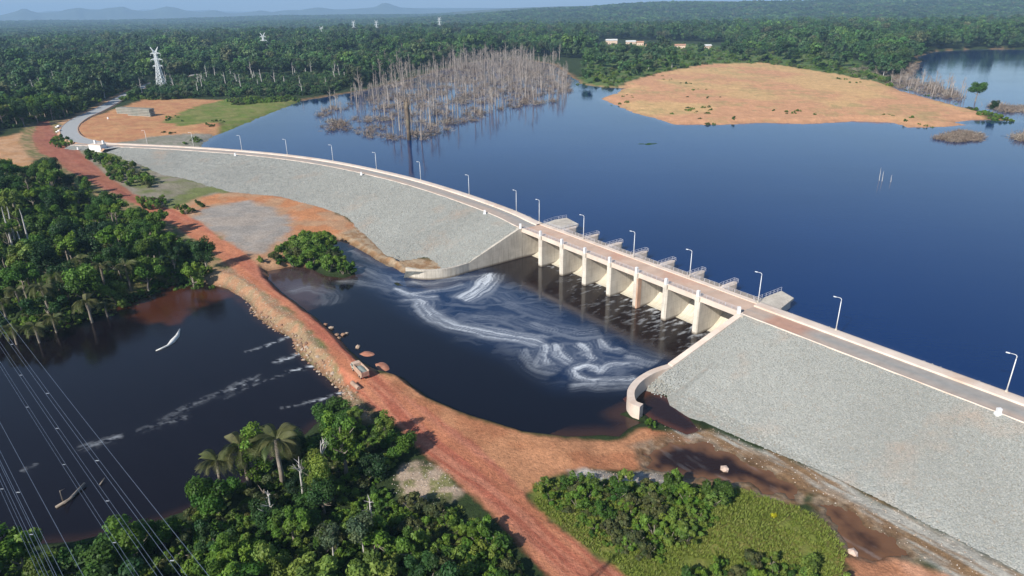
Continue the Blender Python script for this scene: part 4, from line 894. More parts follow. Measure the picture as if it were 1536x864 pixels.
# line crossing the lower left corner, with the mast whose shadow falls on the road
laz = rad(-44.5); ld = np.array([math.sin(laz), math.cos(laz)]); lq = np.array([ld[1], -ld[0]])
tipP = U(884, 828, -8.6)[:2]; tipL = 44/math.tan(SUN_EL)
near_p = tipP-np.array([.64, .77])*tipL+lq*.6-ld*3.5
NP_Z = -9.
pylon(near_p, math.atan2(lq[1], lq[0]), 'pylon below the lower border whose forked shadow falls on the red road', PMn, 1, NP_Z)
far_p = near_p+ld*340
pylon(far_p, math.atan2(lq[1], lq[0]), 'pylon beyond the left border carrying the wires over the river', PMn, 1, -6)
def wirepath(o, z, k0, k1=1.0, sag=7.):
    pts = []
    for t in np.linspace(0, 1, 40):
        P = near_p+(far_p-near_p)*t+lq*o; pts.append((*P, NP_Z+(-6-NP_Z)*t+z-sag*4*t*(1-t)))
    return pts
wl = [(-4.2, 28.8, 'middle left phase'), (4.2, 28.8, 'middle right phase'), (-4.6, 22.3, 'lowest left phase'), (3.6, 22.3, 'lowest right phase'), (-4., 35, 'upper left phase'), (4.4, 35, 'upper right phase')]
for (o_, z, nm) in wl:
    m_ = MB()
    root = empty('power_line', (*(near_p+lq*o_), 0)); tag(root, 'twin conductor of the power line over the lower left river, %s' % nm, 'power line', 'power line conductors')
    sgs = []
    for dx in (-.22, .22):
        pts = [(p[0]-near_p[0]-lq[0]*o_+lq[0]*dx, p[1]-near_p[1]-lq[1]*o_+lq[1]*dx, p[2]) for p in wirepath(o_, z, 0)]
        m2 = MB(); m2.tube(pts, .019, 5, False); m2.build('conductor', M['wire'], root)
    sp = MB(); pp = wirepath(o_, z, 0)
    for k in range(2, 40, 3):
        p = Vector(pp[k])-Vector((*(near_p+lq*o_), 0)); sp.box((p.x-.2, p.y-.04, p.z-.03), (p.x+.2, p.y+.04, p.z+.03))
    sp.build('spacer_damper', M['steel'], root)
for s in (-1, 1):
    pts = [(p[0]-near_p[0], p[1]-near_p[1], p[2]) for p in wirepath(3.4*s, 44, 0, 1, 6.)]
    m2 = MB(); m2.tube(pts, .018, 5, False); o = m2.build('earth_wire', M['wire']); o.location = (*near_p, 0); tag(o, 'thin single earth wire above the %s conductors of the power line' % ('left' if s < 0 else 'right'), 'power line')
# ------------------------------------------------------------------ vegetation meshes
def crown(seed, nq, R=5., hfac=.8, lobes=11, leaf=.5, mat=None, asp=.8, spread=.62, rlo=.28, rhi=.48):
    q = np.random.default_rng(seed); Vv = []; tint = []
    cen = []; rad_ = []
    for k in range(lobes):
        a = q.uniform(0, 6.28); rr_ = R*spread*math.sqrt(q.uniform(0, 1)); z = R*hfac*(q.uniform(-.6, .65)*(1-.35*rr_/R))
        cen.append((math.cos(a)*rr_, math.sin(a)*rr_, z)); rad_.append(R*q.uniform(rlo, rhi))
    cen = np.array(cen); rad_ = np.array(rad_)
    li = q.choice(lobes, nq, p=rad_**2/np.sum(rad_**2))
    d = q.normal(size=(nq, 3)); d[:, 2] += .25; d /= np.linalg.norm(d, axis=1)[:, None]
    r = rad_[li]*(q.uniform(.55, 1.08, nq))
    P = cen[li]+d*r[:, None]*np.array([1, 1, .85])
    # second-level clumping
    cl = cen[li]+np.round(d*3)/3*r[:, None]; P = P*.55+cl*.45
    nrm = d+q.normal(size=(nq, 3))*.55; nrm[:, 2] += .35; nrm /= np.linalg.norm(nrm, axis=1)[:, None]
    t = np.cross(nrm, q.normal(size=(nq, 3))); t /= np.linalg.norm(t, axis=1)[:, None]; b_ = np.cross(nrm, t)
    s = leaf*q.uniform(.6, 1.3, nq)[:, None]
    V_ = np.stack([P-t*s*asp, P+b_*s*.336/asp, P+t*s*asp, P-b_*s*.336/asp], 1).reshape(-1, 3)
    lt = q.uniform(.68, 1.35, lobes)[li]*q.uniform(.8, 1.2, nq); hue = q.uniform(-.12, .15, lobes)[li]
    T = np.stack([lt*(1+hue), lt, lt*(1-hue*.6)], 1); T = np.repeat(T, 4, 0)
    me_ = npmesh('crown', V_, np.arange(nq*4).reshape(-1, 4), mat); fattr(me_, 'tint', T, 'FLOAT_COLOR'); return me_
M['leafy'] = leaf_mat('leaves_yellow_green', [(.085, .165, .018), (.12, .20, .025), (.07, .145, .018), (.14, .20, .04)])
M['leafd'] = leaf_mat('leaves_dark', [(.024, .066, .018), (.036, .088, .022), (.020, .052, .020), (.045, .10, .03)])
M['leafo'] = leaf_mat('leaves_olive', [(.085, .105, .035), (.11, .125, .045), (.07, .09, .035)])
CV = [('broad crowned', .6, 16, .80, .20, .40, .42, 'leaf', 3400), ('slender oval', 1.15, 15, .50, .24, .40, .38, 'leafd', 3400), ('flat topped', .38, 18, .88, .16, .32, .5, 'leafy', 2800), ('ragged upright', 1.45, 15, .62, .13, .33, .45, 'leafy', 2800),
      ('round crowned', .85, 12, .55, .30, .45, .45, 'leaf', 3400), ('open crowned', .8, 11, .90, .18, .32, .42, 'leafd', 2400), ('sparse', 1.0, 13, .78, .11, .25, .40, 'leafo', 1500), ('vine hung', 1.7, 20, .46, .18, .32, .36, 'leafy', 3200)]
CR = [crown(i, v[8], 5., v[1], v[2], v[6], M[v[7]], .8, v[3], v[4], v[5]) for i, v in enumerate(CV)]
VINE = [crown(40+i, 3000, 3.6, 2.0, 16, .4, M['bushleaf']) for i in range(2)]
BU = [crown(20+i, 1100, 2.0, (.6, 1.1, .8, 1.4, .5, .9)[i], (11, 9, 13, 10, 14, 8)[i], (.26, .3, .24, .28, .3, .34)[i], M[('bushleaf', 'leafy', 'bushleaf', 'bushleaf', 'leafo', 'leaf')[i]], .8, .85, .14, .36) for i in range(6)]
FCR = [crown(60+i, 900, 5., (.8, 1.0, .7, 1.2)[i % 4], 13, .85, M['farleaf'], .6, .72, .2, .4) for i in range(5)]
FCR2 = [crown(80+i, 260, 5., .7, 10, 1.5, M['farleaf'], .6) for i in range(4)]
def trunk_mesh(seed, h_, r0, limbs, mat, R=3.):
    q = np.random.default_rng(seed); m_ = MB(); pts = [(q.uniform(-.1, .1)*k, q.uniform(-.1, .1)*k, h_*k/4.) for k in range(5)]; pts[0] = (0, 0, -.6)
    m_.tube(pts, [r0*1.25, r0*.95, r0*.8, r0*.65, r0*.4], 7, False)
    for k in range(limbs):
        a = q.uniform(0, 6.28); f = q.uniform(.5, .95); p = Vector(pts[int(f*4)]); e = p+Vector((math.cos(a)*R*q.uniform(.6, 1), math.sin(a)*R*q.uniform(.6, 1), h_*q.uniform(.15, .4)))
        md_ = p.lerp(e, .5)+Vector((0, 0, -.25)); m_.tube([p, md_, e], [r0*.42, r0*.3, r0*.1], 5, False)
    return m_.mesh('trunk', mat, True)
TR = [trunk_mesh(i, 9, .32, 6, M['bark'], 3.2) for i in range(4)]
def frond(seed):
    q = np.random.default_rng(seed); V_ = []; F = []; n = 24; Lf = 4.4; dr = q.uniform(.9, 1.3)
    def P(t): return Vector((Lf*t*(1-.22*t*dr), 0, 1.5*math.sin(t*1.9)*1.1-2.6*t*t*dr))
    for i in range(n):
        t = .1+.88*i/n; p = P(t); p2 = P(t+.5/n); l_ = .95*math.sin(.35+2.5*t)*.95+.12
        for s in (-1, 1):
            k = len(V_); V_ += [p, p2, p2+Vector((.30, s*l_*.8, -.35*l_)), p.lerp(p2, .5)+Vector((.34, s*l_, -.55*l_))]; F.append((k, k+1, k+2, k+3))
    k0 = len(V_)
    for i in range(9): t = i/8; p = P(t); V_ += [p+Vector((0, -.06*(1-t)-.01, .02)), p+Vector((0, .06*(1-t)+.01, .02))]
    for i in range(8): a = k0+2*i; F.append((a, a+1, a+3, a+2))
    me_ = npmesh('frond', np.array([v[:] for v in V_]), np.array(F), M['palmleaf'])
    T = np.tile(q.uniform(.8, 1.1)*np.array([1, 1, 1]), (len(V_), 1)); fattr(me_, 'tint', T, 'FLOAT_COLOR'); return me_
FR = [frond(i) for i in range(4)]
PT = MB(); PT.tube([(0, 0, -.6), (.1, .05, 2.5), (.05, .1, 5), (.25, .1, 7.6)], [.42, .33, .29, .34], 8, True); PT = PT.mesh('trunk', M['bark'], True)
def palm(P, z, rz, sc, label, group):
    root = empty('palm_tree', (P[0], P[1], z), rz, sc); tag(root, label, 'palm', group); obj('trunk', PT, root)
    for k in range(17):
        o = obj('frond', FR[k % 4], root, (.25, .1, 7.5), 0, random.uniform(.85, 1.15)); o.rotation_euler = (random.uniform(-.2, .2), -random.choice((-.5, -.2, .1, .35)) - random.uniform(-.15, .15), k*2.4+random.uniform(-.2, .2))
def tree(P, z, sc, label, group, cm=None, tm=None, th=1., cz=None, cat='tree', squash=1., leafname='crown', nm='broadleaf_tree'):
    rz = random.uniform(0, 6.28); root = empty(nm, (P[0], P[1], z), rz, sc); tag(root, label, cat, group)
    if tm is not None: obj('trunk', tm, root, (0, 0, 0), 0, (1, 1, th))
    o = obj(leafname, cm or random.choice(CR), root, (0, 0, cz if cz is not None else 9*th+.6), random.uniform(0, 6.28), (random.uniform(.9, 1.15), random.uniform(.9, 1.15), squash*random.uniform(.9, 1.15)))
    return root
def fill(poly, sp, jit=.42):
    lo = poly.min(0); hi = poly.max(0); xs_ = np.arange(lo[0], hi[0], sp); ys_ = np.arange(lo[1], hi[1], sp*.87)
    a, b_ = np.meshgrid(xs_, ys_); a = a+(np.arange(len(ys_)) % 2)[:, None]*sp/2; a = a.ravel()+rng.uniform(-jit, jit, a.size)*sp; b_ = b_.ravel()+rng.uniform(-jit, jit, b_.size)*sp
    m_ = sdf(a, b_, poly) < 0; return np.column_stack([a[m_], b_[m_]])
def infr(P, mg=40, z=0):
    a, b_ = px(P[:, 0], P[:, 1], np.full(len(P), z)); return (a > -mg) & (a < PW+mg) & (b_ < PH+mg*2) & (P[:, 1] > 5)
# ---- left bank forest
LB = polyW([(-160, 320), (0, 318), (50, 322), (95, 330), (150, 352), (185, 378), (215, 395), (262, 402), (290, 408), (310, 412), (285, 425), (240, 428), (180, 452), (110, 477), (0, 492), (-160, 500)], -8.5)
LB2 = polyW([(-160, 290), (0, 288), (40, 292), (95, 308), (160, 335), (215, 365), (250, 385), (262, 402), (215, 395), (150, 352), (50, 322), (-160, 320)], -7.5)
LB3 = polyW([(-160, 265), (0, 278), (40, 276), (75, 277), (112, 290), (165, 313), (205, 328), (262, 358), (300, 382), (318, 402), (290, 408), (262, 402), (250, 385), (215, 365), (160, 335), (95, 308), (40, 292), (0, 288), (-160, 290)], -7.5)
LMK = {'LB': [((25, 375), 'by the bare trunks'), ((110, 440), 'around the brown palm'), ((30, 495), 'above the palms at the river edge'), ((160, 455), 'over the brown river shallows'), ((285, 405), 'at its right tip by the red road'), ((230, 370), 'along the red road'), ((150, 330), 'below the dirt bank'), ((50, 285), 'below the orange field'), ((110, 385), 'in the middle of the wood'), ((190, 410), 'in its right half'), ((60, 340), 'in its upper left part'), ((-60, 400), 'at the left border')],
 'BW': [((40, 860), 'under the left group of wires'), ((180, 850), 'under the right group of wires'), ((330, 790), 'at the river bend'), ((430, 760), 'around the tall palm'), ((505, 720), 'beside the vine column'), ((560, 700), 'facing the red road'), ((525, 840), 'around the umbrella trees'), ((380, 850), 'at the lower border'), ((620, 900), 'right of the umbrella trees'), ((270, 850), 'left of the lower border centre')],
 'F1': [((60, 180), 'near the left border'), ((140, 155), 'left of the road bend'), ((190, 130), 'at the road gap'), ((245, 130), 'by the nearest pylon'), ((330, 140), 'above the green shore'), ((430, 140), 'at the lake corner')],
 'DT': [((480, 190), 'at the left end'), ((540, 200), 'left of the thick dark trunk'), ((614, 205), 'beside the thick dark trunk'), ((680, 195), 'right of the thick dark trunk'), ((740, 165), 'in the front row at centre right'), ((830, 150), 'at the right end'), ((560, 140), 'by the left shore'), ((650, 150), 'in the middle of the stand'), ((760, 110), 'in the back rows'), ((700, 120), 'in the back rows at centre')],
 'PN': [((1285, 110), 'at the left end of the strip'), ((1320, 105), 'where the green shore ends'), ((1360, 100), 'on the small back spit'), ((1350, 128), 'in the middle of the strip'), ((1400, 140), 'near the lake side'), ((1440, 148), 'at the right end before the tip')],
 'BO': [((380, 462), 'by the upper river corner'), ((410, 490), 'above the first water jet'), ((450, 512), 'at the first water jet'), ((472, 532), 'between the first two jets'), ((485, 552), 'at the third jet'), ((505, 575), 'below the third jet'), ((530, 605), 'near the lowest jet')]}
def near_lm(key, a, b_): return min(LMK[key], key=lambda t: (t[0][0]-a)**2+1.5*(t[0][1]-b_)**2)[1]
SHP = [v[0] for v in CV]
def woodtree(P, z, sc, key, what, group, th, squash):
    a, b_ = px(P[0], P[1], z); v = random.choice((0, 0, 1, 1, 2, 3, 3, 4, 5, 6, 7))
    size = 'small' if sc*(.5+th) < .75 else 'tall' if sc*(.5+th) > 1.05 else 'medium'
    tree(P, z, sc, '%s %s %s, %s' % (size, SHP[v], what, near_lm(key, a, b_)), group, CR[v], random.choice(TR), th, None, squash=squash)
pts = fill(LB, 10.5); zz = hz(pts[:, 0], pts[:, 1])
for (P, z) in zip(pts, zz):
    a, b_ = px(P[0], P[1], z); th = random.uniform(.35, 1.15)
    if a < -25: continue
    if a > 235: th = random.uniform(.5, .9)
    woodtree(P, z, random.uniform(.65, 1.35)*(.8 if a > 235 else 1), 'LB', 'left bank wood tree', 'broadleaf trees of the left bank wood', th, random.uniform(.9, 1.2))
pts = np.vstack([fill(LB2, 9.5), fill(LB3, 9.)]); zz = hz(pts[:, 0], pts[:, 1])
for P, z in zip(pts, zz):
    a, b_ = px(P[0], P[1], z)
    if a < -25: continue
    woodtree(P, z, random.uniform(.7, 1.1), 'LB', 'left bank wood tree', 'broadleaf trees of the left bank wood', random.uniform(.25, 1.0), random.uniform(.9, 1.2))
for p, lb, sc in (((20, 502), 'drooping palm at the river edge near the left border', 1.), ((55, 500), 'drooping palm hanging over the river, second from the left border', 1.), ((110, 440), 'large palm with brown fronds in the middle of the left bank wood', 1.15), ((80, 485), 'palm leaning over the dark river water at the bank', .9), ((158, 462), 'small palm under the bank trees near the brown shallows', .8), ((12, 452), 'palm among trees close to the left border', 1.), ((60, 420), 'palm with upright fronds behind the brown one', .9)):
    P = U(*p, -9); palm(P, float(hz(P[0], P[1])[0]), random.uniform(0, 6), sc, lb, 'palms of the left river bank')
xp_ = [(75, 470), (135, 470), (95, 455), (35, 470), (130, 425), (60, 445), (160, 440), (10, 478), (105, 400), (150, 405), (195, 430)]
for (p, q_) in zip(xp_, ('above the river edge, right of the second palm', 'at the foot of the wood by the river, right of centre', 'just below the large brown palm', 'above the two leftmost river palms', 'right of the large brown palm', 'left of the brown palm near the river', 'inland of the brown shallows', 'in the lower left corner of the wood', 'above the large brown palm', 'in the centre right of the wood', 'near the river bend of the shallows')):
    P = U(*p, -9); palm(P, float(hz(P[0], P[1])[0])+.2, random.uniform(0, 6), random.uniform(.9, 1.25), 'oil palm %s' % q_, 'palms of the left river bank')
def snag(seed, h_, r0, br, mat, name='trunk', leanx=0):
    q = np.random.default_rng(seed); m_ = MB(); lx, ly = q.uniform(-.06, .06, 2)*h_; lx += leanx
    pts = [(lx*t+q.uniform(-.1, .1), ly*t+q.uniform(-.1, .1), h_*t) for t in (0, .3, .6, .85, 1)]; pts[0] = (0, 0, -1.)
    m_.tube(pts, [r0*1.2, r0, r0*.8, r0*.5, r0*.2], 6, False)
    for k in range(br):
        f = q.uniform(.4, .98); a = q.uniform(0, 6.28); l_ = h_*q.uniform(.12, .30)*(1.25-f); p = Vector((lx*f, ly*f, h_*f)); d = Vector((math.cos(a), math.sin(a), q.uniform(.4, 1.6))).normalized()
        e = p+d*l_; m_.tube([p, e], [r0*.45, r0*.15], 4, False)
        for k2 in range(3): e2 = e+Vector((math.cos(a+q.uniform(-1, 1)), math.sin(a+q.uniform(-1, 1)), q.uniform(.2, 1.3))).normalized()*l_*.6; s_ = p.lerp(e, q.uniform(.4, 1)); m_.tube([s_, e2], [r0*.22, r0*.08], 3, False)
    return m_.mesh(name, mat, False)
palewood = plain('pale_bark', (.48, .45, .42), .9, .15, .6, None, 0)
for k, (p, hgt) in enumerate((((20, 374), 17), ((24, 366), 15), ((38, 384), 10), ((48, 380), 18))):
    P = U(*p, -8); o = obj('bare_trunk', snag(200+k, hgt, .33, 0, palewood), None, (P[0], P[1], float(hz(P[0], P[1])[0]))); tag(o, ['tall pale bare trunk leaning at the left border', 'thin pale bare trunk just behind the leftmost one', 'shortest pale bare trunk of the group of four', 'tallest pale bare trunk, rightmost of the group of four'][k], 'dead tree', 'pale bare trunks in the left bank wood')
# ---- bottom wood
BW = polyW([(-80, 828), (120, 818), (240, 788), (312, 760), (373, 727), (418, 690), (468, 650), (500, 622), (530, 622), (565, 650), (600, 665), (612, 690), (590, 705), (578, 740), (600, 800), (650, 900), (600, 1010), (-80, 1010)], -9.2)
pts = fill(BW, 7.6); zz = hz(pts[:, 0], pts[:, 1])
for P, z in zip(pts, zz):
    a, b_ = px(P[0], P[1], z)
    if a < -50 or b_ > 985: continue
    woodtree(P, z, random.uniform(.55, 1.15)*(.85 if a > 430 else 1), 'BW', 'foreground wood tree', 'broadleaf trees of the foreground wood', random.uniform(.15, .75), random.uniform(.8, 1.1))
P = U(520, 716, -9); tree(P, float(hz(P[0], P[1])[0]), 1.15, 'tallest foreground tree, a column wrapped in climbing vines beside the red road', 'tall vine covered trees', VINE[0], TR[0], 1.15, 8.6, squash=1.15, nm='vine_covered_tree')
P = U(486, 748, -9); tree(P, float(hz(P[0], P[1])[0]), .95, 'shorter vine covered tree with bare limbs left of the tallest foreground tree', 'tall vine covered trees', VINE[1], TR[1], .9, 7., nm='vine_covered_tree')
for p, lb, sc in (((425, 730), 'tall palm with a bare pale trunk on the foreground river bank', 1.35), ((375, 728), 'spreading palm at the river edge left of the tall pale trunked palm', 1.2), ((335, 745), 'palm with weathered fronds at the tip of the foreground wood', 1.05)):
    P = U(*p, -9.3); palm(P, float(hz(P[0], P[1])[0]), random.uniform(0, 6), sc, lb, 'palms of the foreground river bank')
for k, (p, h_) in enumerate((((487, 742), 12), ((412, 790), 8), ((455, 752), 10), ((560, 790), 7))):
    P = U(*p, -9); o = obj('dead_tree', snag(260+k, h_, .2, 7, palewood), None, (P[0], P[1], float(hz(P[0], P[1])[0]))); tag(o, ['tall bare pale tree with limbs inside the vine covered pair', 'small leafless pale tree left of the palms below', 'bare pale stem right of the tall palm', 'short leafless tree beside the pale rock patch'][k], 'dead tree')
# umbrella trees with pale stems at the bottom
for p, lb in (((502, 850), 'pale stemmed umbrella tree near the lower border, left of the pair'), ((547, 836), 'pale stemmed umbrella tree near the lower border, right of the pair')):
    P = U(*p, -8.6); z = float(hz(P[0], P[1])[0]); tree(P, z, .72, lb, 'pair of umbrella trees', crown(301 if p[0] < 520 else 302, 1300, 4., .35, 9, .42, leaf_mat('umbrella_leaves', [(.075, .11, .055), (.10, .14, .075)])), snag(303, 9.5, .2, 5, palewood), 1, 9.3, squash=1., nm='umbrella_tree')
# shrubs right of the wood beside the road, mid island bush, foreground thicket
SHL = [((80, 220), 'by the dark ramp'), ((140, 245), 'at the upper end of its row'), ((180, 262), 'in the middle of its row'), ((215, 278), 'at the lower end of its row'), ((215, 308), 'nearest the red road'), ((245, 308), 'toward the gravel'), ((265, 316), 'left side'), ((300, 312), 'right side'),
 ((590, 770), 'beside the wood'), ((650, 790), 'below the pale rock patch'), ((720, 810), 'nearest the red road'), ((700, 860), 'at the lower border'), ((620, 850), 'right of the umbrella trees'), ((1050, 865), 'at its left end'), ((1130, 850), 'in the middle'), ((1200, 870), 'by the small tree'), ((1250, 880), 'by the orange bank'),
 ((830, 740), 'at its upper road corner'), ((850, 775), 'at its road side'), ((900, 735), 'above centre by the rocks'), ((900, 790), 'at its lower left'), ((960, 740), 'in its upper middle'), ((960, 800), 'at its lower middle'), ((1020, 740), 'by the seepage pool'), ((1020, 800), 'at its lower right'), ((1070, 750), 'at its right end'), ((275, 418), 'under the wood'), ((315, 420), 'at the tip')]
def shl(a, b_): return min(SHL, key=lambda t: (t[0][0]-a)**2+(t[0][1]-b_)**2)[1]
def shrubs(poly, z0, sp, smin, smax, label, group, cz=.9, limit=999, cms=BU, stem=True):
    pts = fill(poly, sp); zz = hz(pts[:, 0], pts[:, 1])
    for P, z in list(zip(pts, zz))[:limit]:
        sc = random.uniform(smin, smax); tree(P, z, sc, ('large ' if sc > smin+.6*(smax-smin) else 'small ')+label+', '+shl(*px(P[0], P[1], z)), group, random.choice(cms), TRB if stem else None, 1, 1.35, 'shrub', nm='shrub', squash=random.uniform(.8, 1.3))
TRB = MB(); 
for k in range(5): a = k*1.3; TRB.tube([(0, 0, -.3), (math.cos(a)*.5, math.sin(a)*.5, .8), (math.cos(a)*1.1, math.sin(a)*1.1, 1.7)], [.09, .06, .03], 4, False)
TRB = TRB.mesh('stems', M['bark'])
SH1 = polyW([(575, 740), (600, 760), (640, 768), (690, 760), (730, 790), (770, 830), (800, 880), (760, 960), (650, 960), (600, 800)], -8.6)
shrubs(SH1, -8.6, 4.2, .8, 1.5, 'shrub left of the road at the lower border', 'shrubs left of the red road')
ISL = polyW([(392, 402), (420, 388), (445, 372), (470, 365), (497, 364), (503, 380), (515, 392), (530, 402), (532, 412), (512, 414), (490, 410), (460, 400), (430, 398), (402, 406)], -10.9)
def isl_lab(P, z):
    a, b_ = px(P[0], P[1], z); return 'dense green shrub of the spit in the pool, ' + ('at its left foot by the road' if a < 430 else 'at its rounded right tip' if a > 495 else 'in its tall middle part')
pts = fill(ISL, 3.6); zz = np.maximum(hz(pts[:, 0], pts[:, 1]), zt)
for P, z in zip(pts, zz):
    a, b_ = px(P[0], P[1], z); sc = 1.2+.8*math.exp(-((a-470)/32)**2)+random.uniform(-.15, .3); tree(P, z, sc, isl_lab(P, z), 'shrubs on the green spit', random.choice(BU), TRB, 1, 1.35, 'shrub', nm='shrub')
P = U(473, 378, -10.5); tree(P, float(hz(P[0], P[1])[0]), .6, 'small tree rising above the shrubs of the green spit', 'trees on the spit', CR[3], TR[2], .75, 7.0, squash=1.1)
TH = polyW([(802, 728), (840, 716), (900, 722), (960, 726), (1010, 722), (1060, 726), (1098, 722), (1105, 745), (1080, 770), (1060, 800), (1010, 830), (980, 850), (930, 830), (880, 800), (835, 765)], -8.7)
def th_lab(P, z):
    a, b_ = px(P[0], P[1], z); return 'leafy shrub of the thicket right of the red road, ' + ('at its road side' if a < 880 else 'at its right end beside the grass' if a > 1040 else 'along the seepage pool' if b_ < 770 else 'in its lower middle')
shrubs(TH, -8.7, 3.3, .6, 1.25, 'leafy shrub of the thicket beside the red road', 'shrubs of the thicket beside the red road')
P = U(1078, 748, -9.5); tree(P, float(hz(P[0], P[1])[0]), .55, 'bright leafy small tree at the right end of the thicket by the seepage pool', 'small trees', CR[0], TR[1], .25, 3.2)
P = U(1210, 862, -9.5); tree(P, float(hz(P[0], P[1])[0]), .55, 'small bright green tree on the grass at the lower border casting a shadow', 'small trees', crown(333, 1200, 4.2, .8, 10, .5, M['bushleaf']), TR[1], .3, 3.6)
SH3 = polyW([(1020, 880), (1080, 845), (1150, 838), (1200, 850), (1262, 870), (1262, 940), (1020, 940)], -9)
shrubs(SH3, -9, 3.6, .6, 1.1, 'shrub below the grass clearing', 'shrubs below the grass clearing')
SH4 = polyW([(130, 238), (165, 245), (205, 262), (232, 268), (225, 282), (190, 285), (150, 262)], -6.5)
shrubs(SH4, -6.5, 6, 1.1, 1.9, 'shrub between road and rock slope', 'shrubs between road and rock slope')
SH5 = polyW([(205, 305), (240, 298), (252, 308), (235, 318), (215, 312)], -7.5); shrubs(SH5, -7.5, 5.5, 1, 1.5, 'dark shrub in the road bend', 'shrubs between road and rock slope')
SH6 = polyW([(258, 312), (300, 306), (312, 316), (280, 322)], -8); shrubs(SH6, -8, 6, .8, 1.3, 'shrub at the gravel yard corner', 'shrubs between road and rock slope')
SH7 = polyW([(72, 215), (95, 208), (112, 214), (95, 228)], -2); shrubs(SH7, -2, 6, .9, 1.5, 'shrub beside the dark red ramp', 'shrubs by the ramp')
SH8 = polyW([(240, 420), (300, 412), (325, 420), (300, 430)], -9); shrubs(SH8, -9, 5, .4, .8, 'low shrub on the grassy point', 'shrubs on the causeway point')
P = U(975, 640, -10.8); tree(P, float(hz(P[0], P[1])[0]), .8, 'bright grassy clump at the foot of the hook shaped wall', 'clumps', BU[1], None, 1, .3, 'shrub', nm='shrub')
for p, lb in (((1161, 768), 'small yellow flowering shrub alone on the grass clearing'),):
    P = U(*p, -8.8); yl = leaf_mat('yellow_leaves', [(.45, .42, .02), (.55, .5, .03)]); tree(P, float(hz(P[0], P[1])[0]), .35, lb, None, crown(401, 400, 2., .7, 6, .5, yl), None, 1, .9, 'shrub', nm='shrub')
# ---- forest and undergrowth beyond
rs_ = [];
def ring(r0, r1, sp):
    n = int((r1*r1-r0*r0)*rad(98)/2/(sp*sp)); r = np.sqrt(rng.uniform(r0*r0, r1*r1, n)); a = rng.uniform(rad(-49), rad(49), n); return np.column_stack([np.sin(a)*r, np.cos(a)*r])
FPX_ = np.array([(-900, 420), (-300, 262), (0, 196), (60, 186), (105, 172), (150, 152), (200, 131), (222, 131), (175, 148), (200, 150), (240, 150), (290, 145), (345, 144), (440, 143), (480, 141), (545, 125), (600, 105), (690, 93), (730, 86), (800, 84), (850, 88), (880, 90), (897, 60), (1000, 62), (1085, 66), (1110, 76), (1230, 80), (1290, 92), (1325, 112), (1355, 110), (1362, 98), (1385, 90), (1392, 80), (1470, 72), (1540, 72), (1700, 70), (2600, 76), (2600, -400), (-900, -400)], float)
def forest_ok(P):
    z = np.full(len(P), 0.); a, b_ = px(P[:, 0], P[:, 1], z)
    b_ = np.where(np.hypot(P[:, 0], P[:, 1]) > 2600, 20, b_)
    ok = sdf(a, b_, FPX_, 50) < 0
    vl = (sdf(P[:, 0], P[:, 1], VILL, 60) < 0) & (sdf(P[:, 0], P[:, 1], PEN, 60) > 6)
    vl &= (b_ > 86) | (a > 1110)
    ok |= vl & (rng.uniform(size=len(P)) < .16*np.clip(fbm(P[:, 0]/60, P[:, 1]/60, 261, 2)*4-1, 0, 2))
    dR_ = sdf(P[:, 0], P[:, 1], RES, 400); da, _, _ = pdist(P[:, 0], P[:, 1], AROAD, 40)
    return ok & (dR_ > 4) & (da > 11) & (P[:, 1] > 60)
F1 = ring(380, 950, 7.6); F1 = F1[forest_ok(F1)]; 
ds = np.hypot(F1[:, 0], F1[:, 1]); order = np.argsort(ds); F1 = F1[order]
vis = infr(F1, 10); z1 = hz(F1[:, 0], F1[:, 1])
cnt = 0; rest = []
for i, (P, z) in enumerate(zip(F1, z1)):
    if vis[i] and cnt < 70:
        a, b_ = px(P[0], P[1], z); cnt += 1
        woodtree(P, z, random.uniform(.9, 1.5)*(1.0 if a < 205 else .7), 'F1', 'tree in the far forest front row', 'front row of the far forest', random.uniform(.5, 1.15) if a < 205 else random.uniform(.2, .5), random.uniform(.9, 1.3))
    else: rest.append(i)
F1 = F1[rest]; z1 = z1[rest]
a1, b1 = px(F1[:, 0], F1[:, 1], z1)
lowz = (a1 > 205) & (a1 < 520) & (b1 > 105)
h1 = np.where(lowz, rng.uniform(2, 5, len(F1)), rng.uniform(5, 13, len(F1)))
s1_ = np.where(lowz, rng.uniform(.6, 1.0, len(F1)), rng.uniform(.8, 1.5, len(F1)))
F2 = ring(950, 2600, 12.); F2 = F2[forest_ok(F2)]; z2 = hz(F2[:, 0], F2[:, 1])
F3 = ring(2600, 9500, 33.); F3 = F3[forest_ok(F3)]; z3 = hz(F3[:, 0], F3[:, 1])
bm = fbm(F2[:, 0]/300, F2[:, 1]/300, 201, 3)
P_ = np.vstack([np.column_stack([F1, z1+h1]), np.column_stack([F2, z2+rng.uniform(5, 13, len(F2))+10*bm])])
sc_ = np.r_[s1_, rng.uniform(1.1, 2.0, len(F2))]; em = rng.uniform(size=len(sc_)) < .07; em[:len(s1_)] &= ~lowz; sc_ = np.where(em, sc_*1.5, sc_); P_[em, 2] += 7
scatter('forest', P_, np.column_stack([sc_, sc_, sc_*rng.uniform(.8, 1.2, len(sc_))]), rng.uniform(0, 6.28, len(sc_)), FCR, label='dense dark green rainforest canopy spreading behind the dam and lake', cat='forest')
sc_ = rng.uniform(3., 5.2, len(F3)); scatter('distant_forest', np.column_stack([F3, z3+rng.uniform(0, 8, len(F3))]), np.column_stack([sc_, sc_, sc_*.55]), rng.uniform(0, 6.28, len(sc_)), FCR2, label='hazy forest canopy on the ridges towards the horizon', cat='forest')
